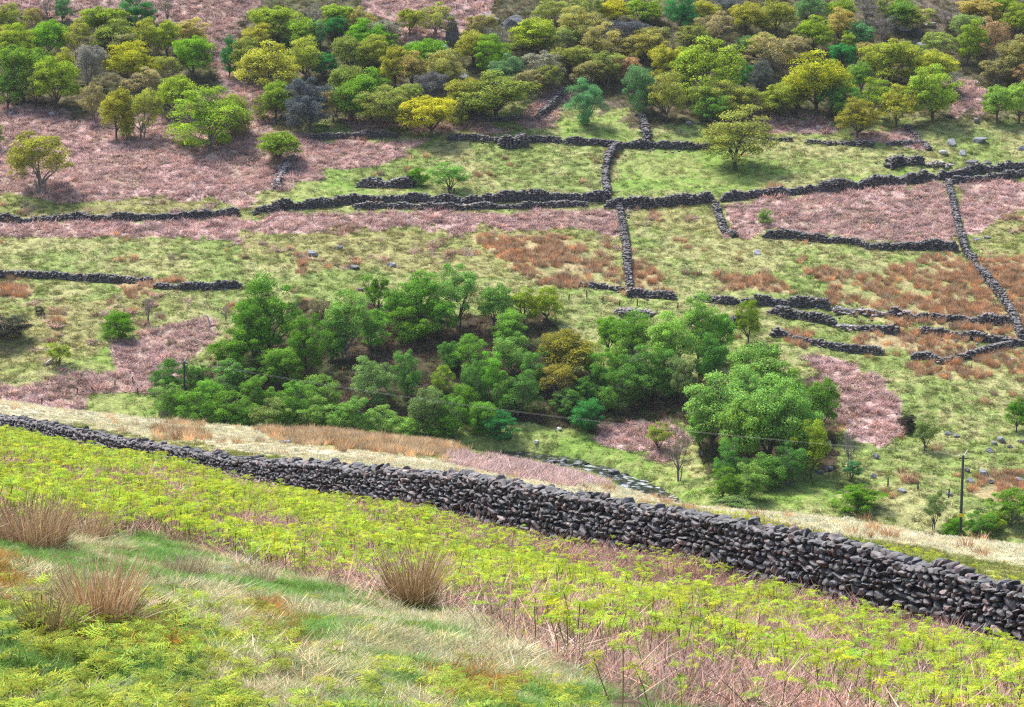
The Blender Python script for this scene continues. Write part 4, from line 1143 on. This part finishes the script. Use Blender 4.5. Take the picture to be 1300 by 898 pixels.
gn_scatter('hill_grass', V_TUS, np.stack([x[m], y_[m], z[m]], 1), jit(n), np.repeat(rng.uniform(.5, 1.35, (n, 1)), 3, 1)*[1, 1, .85], tt, 'tussocky pasture grass over the far hillside fields')
m = pick(c == 2, .85) | pick(c == 5, .35) | pick((c == 8), .3) | pick((c == 7) & (cl > .6), .3); n = m.sum(); bc_ = np.where((c[m] == 5)[:, None], np.array([[.14, .095, .07]]), np.where((c[m] == 8)[:, None], np.array([[.17, .15, .08]]), np.array([[.51, .365, .34]])))
gn_scatter('dead_bracken', V_MAT, np.stack([x[m], y_[m], z[m]], 1), jit(n, .25), np.repeat(rng.uniform(.6, 1.5, (n, 1)), 3, 1), tints(bc_, n, .28, .05), 'collapsed pinkish dead bracken covering parts of the far hillside')
m = pick((c == 3) & (cl > .36), .8) | pick((c == 7) & (cl > .68), .25) | pick((c == 0) & (cl > .74), .25); n = m.sum()
gn_scatter('hill_rushes', V_RSH, np.stack([x[m], y_[m], z[m]], 1), jit(n, .12), np.repeat(rng.uniform(.55, 1.15, (n, 1)), 3, 1), tints((.45, .31, .21), n, .28, .1), 'rust brown rush tufts in patches on the far fields')
# terrace behind the near wall
x, y_ = sample(72000, 34, 172); z = zfun(x, y_); ws = wside(x, y_); ok = (ws < -.5) & (y_ < np.interp(x, RPF[:, 0], RPF[:, 1])) & (rdist(x, y_) > 1.5); x, y_, z = x[ok], y_[ok], z[ok]; c = cover(x, y_, z)
m = pick(np.isin(c, (1, 7, 4, 0)), .9); n = m.sum(); bc_ = covcol(x[m], y_[m], c[m]); bc_[c[m] == 1] = (.56, .52, .38)
gn_scatter('terrace_grass', V_TUS, np.stack([x[m], y_[m], z[m]], 1), jit(n), np.repeat(rng.uniform(.3, .75, (n, 1)), 3, 1), tints(bc_, n, .2), 'pale grass on the strip beyond the near wall')
m = pick((c == 3) & (fbm(x*.6, y_*.6, 84, 3) > .40), .45) | pick(np.isin(c, (1, 7)), .004); n = m.sum()
gn_scatter('terrace_rushes', V_RSH, np.stack([x[m], y_[m], z[m]], 1), jit(n, .12), np.repeat(rng.uniform(.5, .95, (n, 1)), 3, 1), tints((.52, .40, .27), n, .25, .08), 'brown rushes along the edge of the terrace')
m = pick(c == 2, .95); n = m.sum()
gn_scatter('terrace_bracken', V_MAT, np.stack([x[m], y_[m], z[m]], 1), jit(n, .25), np.repeat(rng.uniform(.5, 1.1, (n, 1)), 3, 1), tints((.47, .355, .325), n, .25, .05), 'pink dead bracken on the terrace by the stream')
# green shoots behind the wall at the right
x, y_ = sample(7000, 36, 90, 800, 1560); z = zfun(x, y_); ws = wside(x, y_); m = (ws < -1) & (ws > -16) & (fbm(x*.3, y_*.3, 66, 3) > .45); n = m.sum()
gn_scatter('terrace_fronds', V_FRN, np.stack([x[m], y_[m], z[m]], 1), jit(n, .12), np.repeat(rng.uniform(.6, 1.1, (n, 1)), 3, 1), tints((.95, .95, .9), n, .15), 'young green bracken beyond the right part of the near wall')

# foreground
def fore(n, y0, y1): 
    x, y_ = sample(n, y0, y1, -160, 1500); ok = wside(x, y_) > .35; x, y_ = x[ok], y_[ok]; z = zfun(x, y_); return x, y_, z, cover(x, y_, z)
x, y_, z, c = fore(131000, 11.5, 100); br = fbm(x*.45, y_*.45, 77, 3); 
m = pick((c == 9) & (y_ > 15.5), 1)
dens = np.clip((y_-12)/16, .35, 1)*np.clip(.42+4.2*(br-.45)+.2*sstep(8, -8, x)+2.0*(fbm(x*1.4, y_*1.4, 78, 2)-.5), .06, .95); m &= rng.random(len(x)) < dens*.95
m &= c == 9; n = m.sum()
gn_scatter('bracken', V_FRN, np.stack([x[m], y_[m], z[m]], 1), jit(n, .16), np.repeat(rng.uniform(.35, 1.3, (n, 1))*(.75+.6*(vnoise(x[m]*.9, y_[m]*.9, 99)[:, None]-.3))*np.clip(.6+wside(x[m], y_[m])/8, .6, 1)[:, None], 3, 1), tints((.90, 1.02, 1.0), n, .24, .11), 'young lime-green bracken fronds covering the near slope')
x, y_, z, c = fore(54000, 10, 100); m = pick((c == 9) & (y_ > 16), .62) | pick((c == 10) & (fbm(x*.8, y_*.8, 91, 2) > .6), .2); n = m.sum(); szf = np.where(c[m] == 10, .45, 1)[:, None]
gn_scatter('bracken_litter', V_LIT, np.stack([x[m], y_[m], z[m]], 1), jit(n, .2), np.repeat(rng.uniform(.5, 1.05, (n, 1))*szf, 3, 1), tints((.50, .37, .32), n, .42, .06), 'tangled dead pinkish bracken stalks under the green fronds')
x, y_, z, c = fore(110000, 9, 34); m = pick(c == 10, 1) | pick(c == 6, .35) | pick(c == 9, .14); n = m.sum(); cl = fbm(x[m]*1.1, y_[m]*1.1, 79, 3)
w_ = (sstep(.44, .62, cl)*rng.choice([1, 1, .6, .2], n))[:, None]; gc_ = np.array([.16, .29, .075])*(1-w_)+np.array([.50, .44, .29])*w_
gn_scatter('near_grass', V_GRS, np.stack([x[m], y_[m], z[m]], 1), jit(n, .15), np.repeat(np.where(fbm(x[m]*1.6, y_[m]*1.6, 90, 2)[:, None] > .6, rng.uniform(.6, .85, (n, 1)), rng.uniform(.25, .55, (n, 1))), 3, 1)*(1+.4*w_), tints(gc_, n, .33, .1), 'rough green and straw grass in the near hollow')
x, y_, z, c = fore(12000, 9, 24); u, v = proj(x, y_, z); br = fbm(x*.9, y_*.9, 87, 3)
dn = np.clip((v-735-np.interp(u, [0, 400, 600], [0, 30, 80]))/70, 0, 1)*np.where(u < 330, 1, .45)*(br > .47)*.6; m = (np.isin(c, (10, 6))) & (rng.random(len(x)) < dn); n = m.sum()
gn_scatter('low_fronds', V_FLO, np.stack([x[m], y_[m], z[m]], 1), jit(n, .2), np.repeat(rng.uniform(.4, .85, (n, 1)), 3, 1), tints((.75, .8, 1.3), n, .25, .08), 'low spreading young fern fronds at the bottom of the near slope')
x, y_, z, c = fore(9000, 9, 24); m = c == 6; n = m.sum()
gn_scatter('moss_cushions', V_GRS, np.stack([x[m], y_[m], z[m]], 1), jit(n, .3), np.repeat(rng.uniform(.4, .8, (n, 1)), 3, 1)*[1.3, 1.3, .7], tints((.30, .16, .045), n, .3, .15), 'orange-brown moss and bilberry cushions in the near grass')

# big rush clumps: things of their own
def rush(u, v, y0, w, h, c1, c2, label, n=420, seed=0, low=None):
    x, y_, z = at(u, v, y0, 60); m = y_/F; W_, H_ = w*m, h*m
    V, Fq, c = blades(n, W_*.36, H_*.35, H_*1.15, .010, .12, c1, c2, 500+seed, tilt=.32)
    Va, Fa, ca = blades(n//4, W_*.3, H_*.5, H_*1.0, .009, .3, (.5, .4, .28), (.72, .62, .48), 600+seed, tilt=.9); Fq = np.concatenate([Fq, Fa+len(V)]); V = np.concatenate([V, Va]); c = np.concatenate([c, ca])
    V3, F3, c3 = blades(n//2, W_*.42, H_*.2, H_*.55, .008, .35, (.12, .16, .05), (.30, .25, .11), 700+seed, tilt=.8)
    root = bpy.data.objects.new('rush_clump', None); COL.objects.link(root); root.location = (x, y_, z); tag(root, label, 'rush clump', 'big rush clumps on the near slope')
    obj('stems', mesh_np('stems', V, Fq, M_RUSH, c), root); obj('base_blades', mesh_np('base_blades', V3, F3, M_RUSH, c3), root)
TAN1, TAN2 = (.42, .25, .12), (.68, .52, .33)
rush(128, 792, 12, 105, 98, TAN1, TAN2, 'tall tan rush clump standing in the grass at lower left', 620, 1)
rush(40, 694, 12, 120, 75, (.32, .20, .10), (.56, .42, .26), 'wide rust brown rush clump at the left edge below the bracken', 800, 2)
rush(110, 688, 12, 70, 55, (.34, .21, .11), (.58, .42, .26), 'smaller rust rush clump right of the wide one', 320, 3)
rush(522, 770, 12, 70, 88, (.26, .17, .07), (.50, .35, .20), 'dark brown rush clump in the bracken near the centre', 520, 4)
rush(60, 800, 11, 80, 60, (.20, .17, .06), (.42, .33, .15), 'short olive rush clump left of the tall tan clump', 260, 5)
rush(400, 705, 12, 60, 40, (.32, .2, .12), (.5, .38, .25), 'faint tan clump amid the bracken left of centre', 160, 6)
rush(235, 728, 12, 70, 34, (.36, .30, .17), (.58, .50, .34), 'pale straw tussock right of the tall tan clump', 300, 7)
rush(330, 738, 12, 50, 24, (.36, .30, .17), (.56, .50, .34), 'small pale straw tussock at the bracken edge', 200, 8)
for i, (u, v, w, h, l) in enumerate([(1130, 683, 26, 16, 'tan grass tuft just behind the wall coping, right part'), (1102, 682, 10, 10, 'tiny tan tuft behind the wall coping, left of a larger one'), (1247, 705, 18, 12, 'tan tuft on the pale strip at the right'), (845, 640, 12, 12, 'brown tuft behind the wall near the stream bend')]):
    x, y_, z = at(u, v, float(yw(u))+2, 140); m_ = y_/F
    V, Fq, c = blades(200, w*m_*.35, h*m_*.7, h*m_*1.4, .02, .15, TAN1, TAN2, 820+i, tilt=.6); tag(obj('grass_tuft', mesh_np('grass_tuft', V, Fq, M_RUSH, c)), l, 'grass tuft', 'tufts beyond the near wall').location = (x, y_, z)

# ------------------------------------------------------------------ light, world, camera
world = bpy.data.worlds.new('World'); SC.world = world; world.use_nodes = True
nt = world.node_tree; bg = nt.nodes['Background']; sky = nt.nodes.new('ShaderNodeTexSky'); sky.sky_type = 'NISHITA'; sky.sun_disc = False
EL, AZ = R(62), R(-52)     # azimuth from +Y, clockwise positive
sky.sun_elevation = EL; sky.sun_rotation = AZ; sky.air_density = 1.0; sky.dust_density = 3.0; sky.ozone_density = 1.0
nt.links.new(sky.outputs[0], bg.inputs[0]); bg.inputs[1].default_value = .13
sun = bpy.data.lights.new('sun', 'SUN'); sun.energy = 3.2; sun.angle = R(10); sun.color = (1, .95, .88)
so = bpy.data.objects.new('sun', sun); COL.objects.link(so)
dirv = Vector((math.sin(AZ)*math.cos(EL), math.cos(AZ)*math.cos(EL), math.sin(EL))); so.rotation_euler = dirv.to_track_quat('Z', 'Y').to_euler()
cam = bpy.data.cameras.new('camera'); co = bpy.data.objects.new('camera', cam); COL.objects.link(co); SC.camera = co
cam.sensor_width = 36; cam.lens = 36*F/1300; cam.clip_start = .1; cam.clip_end = 3000
co.location = (0, 0, 0); co.rotation_euler = (R(90)+P, 0, 0)
SC.view_settings.view_transform = 'Standard'; SC.view_settings.look = 'None'; SC.view_settings.gamma = 1; SC.view_settings.exposure = 1.0
SC.cycles.max_bounces = 6; SC.cycles.diffuse_bounces = 3; SC.cycles.transmission_bounces = 3; SC.cycles.volume_bounces = 0
SC.cycles.use_adaptive_sampling = True; SC.cycles.adaptive_threshold = .01; SC.cycles.use_denoising = False; SC.cycles.filter_width = 1.2; SC.cycles.sample_clamp_indirect = 4

# ------------------------------------------------------------------ air
g = Geo(); g.box((-420, -70, -60), (420, 660, 150)); m, nt, N, L = newmat('haze'); pv_ = N('ShaderNodeVolumePrincipled'); pv_.inputs['Density'].default_value = .0001; pv_.inputs['Color'].default_value = (.82, .88, 1, 1)
o_ = N('ShaderNodeOutputMaterial'); L(pv_.outputs[0], o_.inputs['Volume']); tag(obj('haze', g.mesh('haze', m)), 'thin pale daylight haze over the valley', kind='stuff')
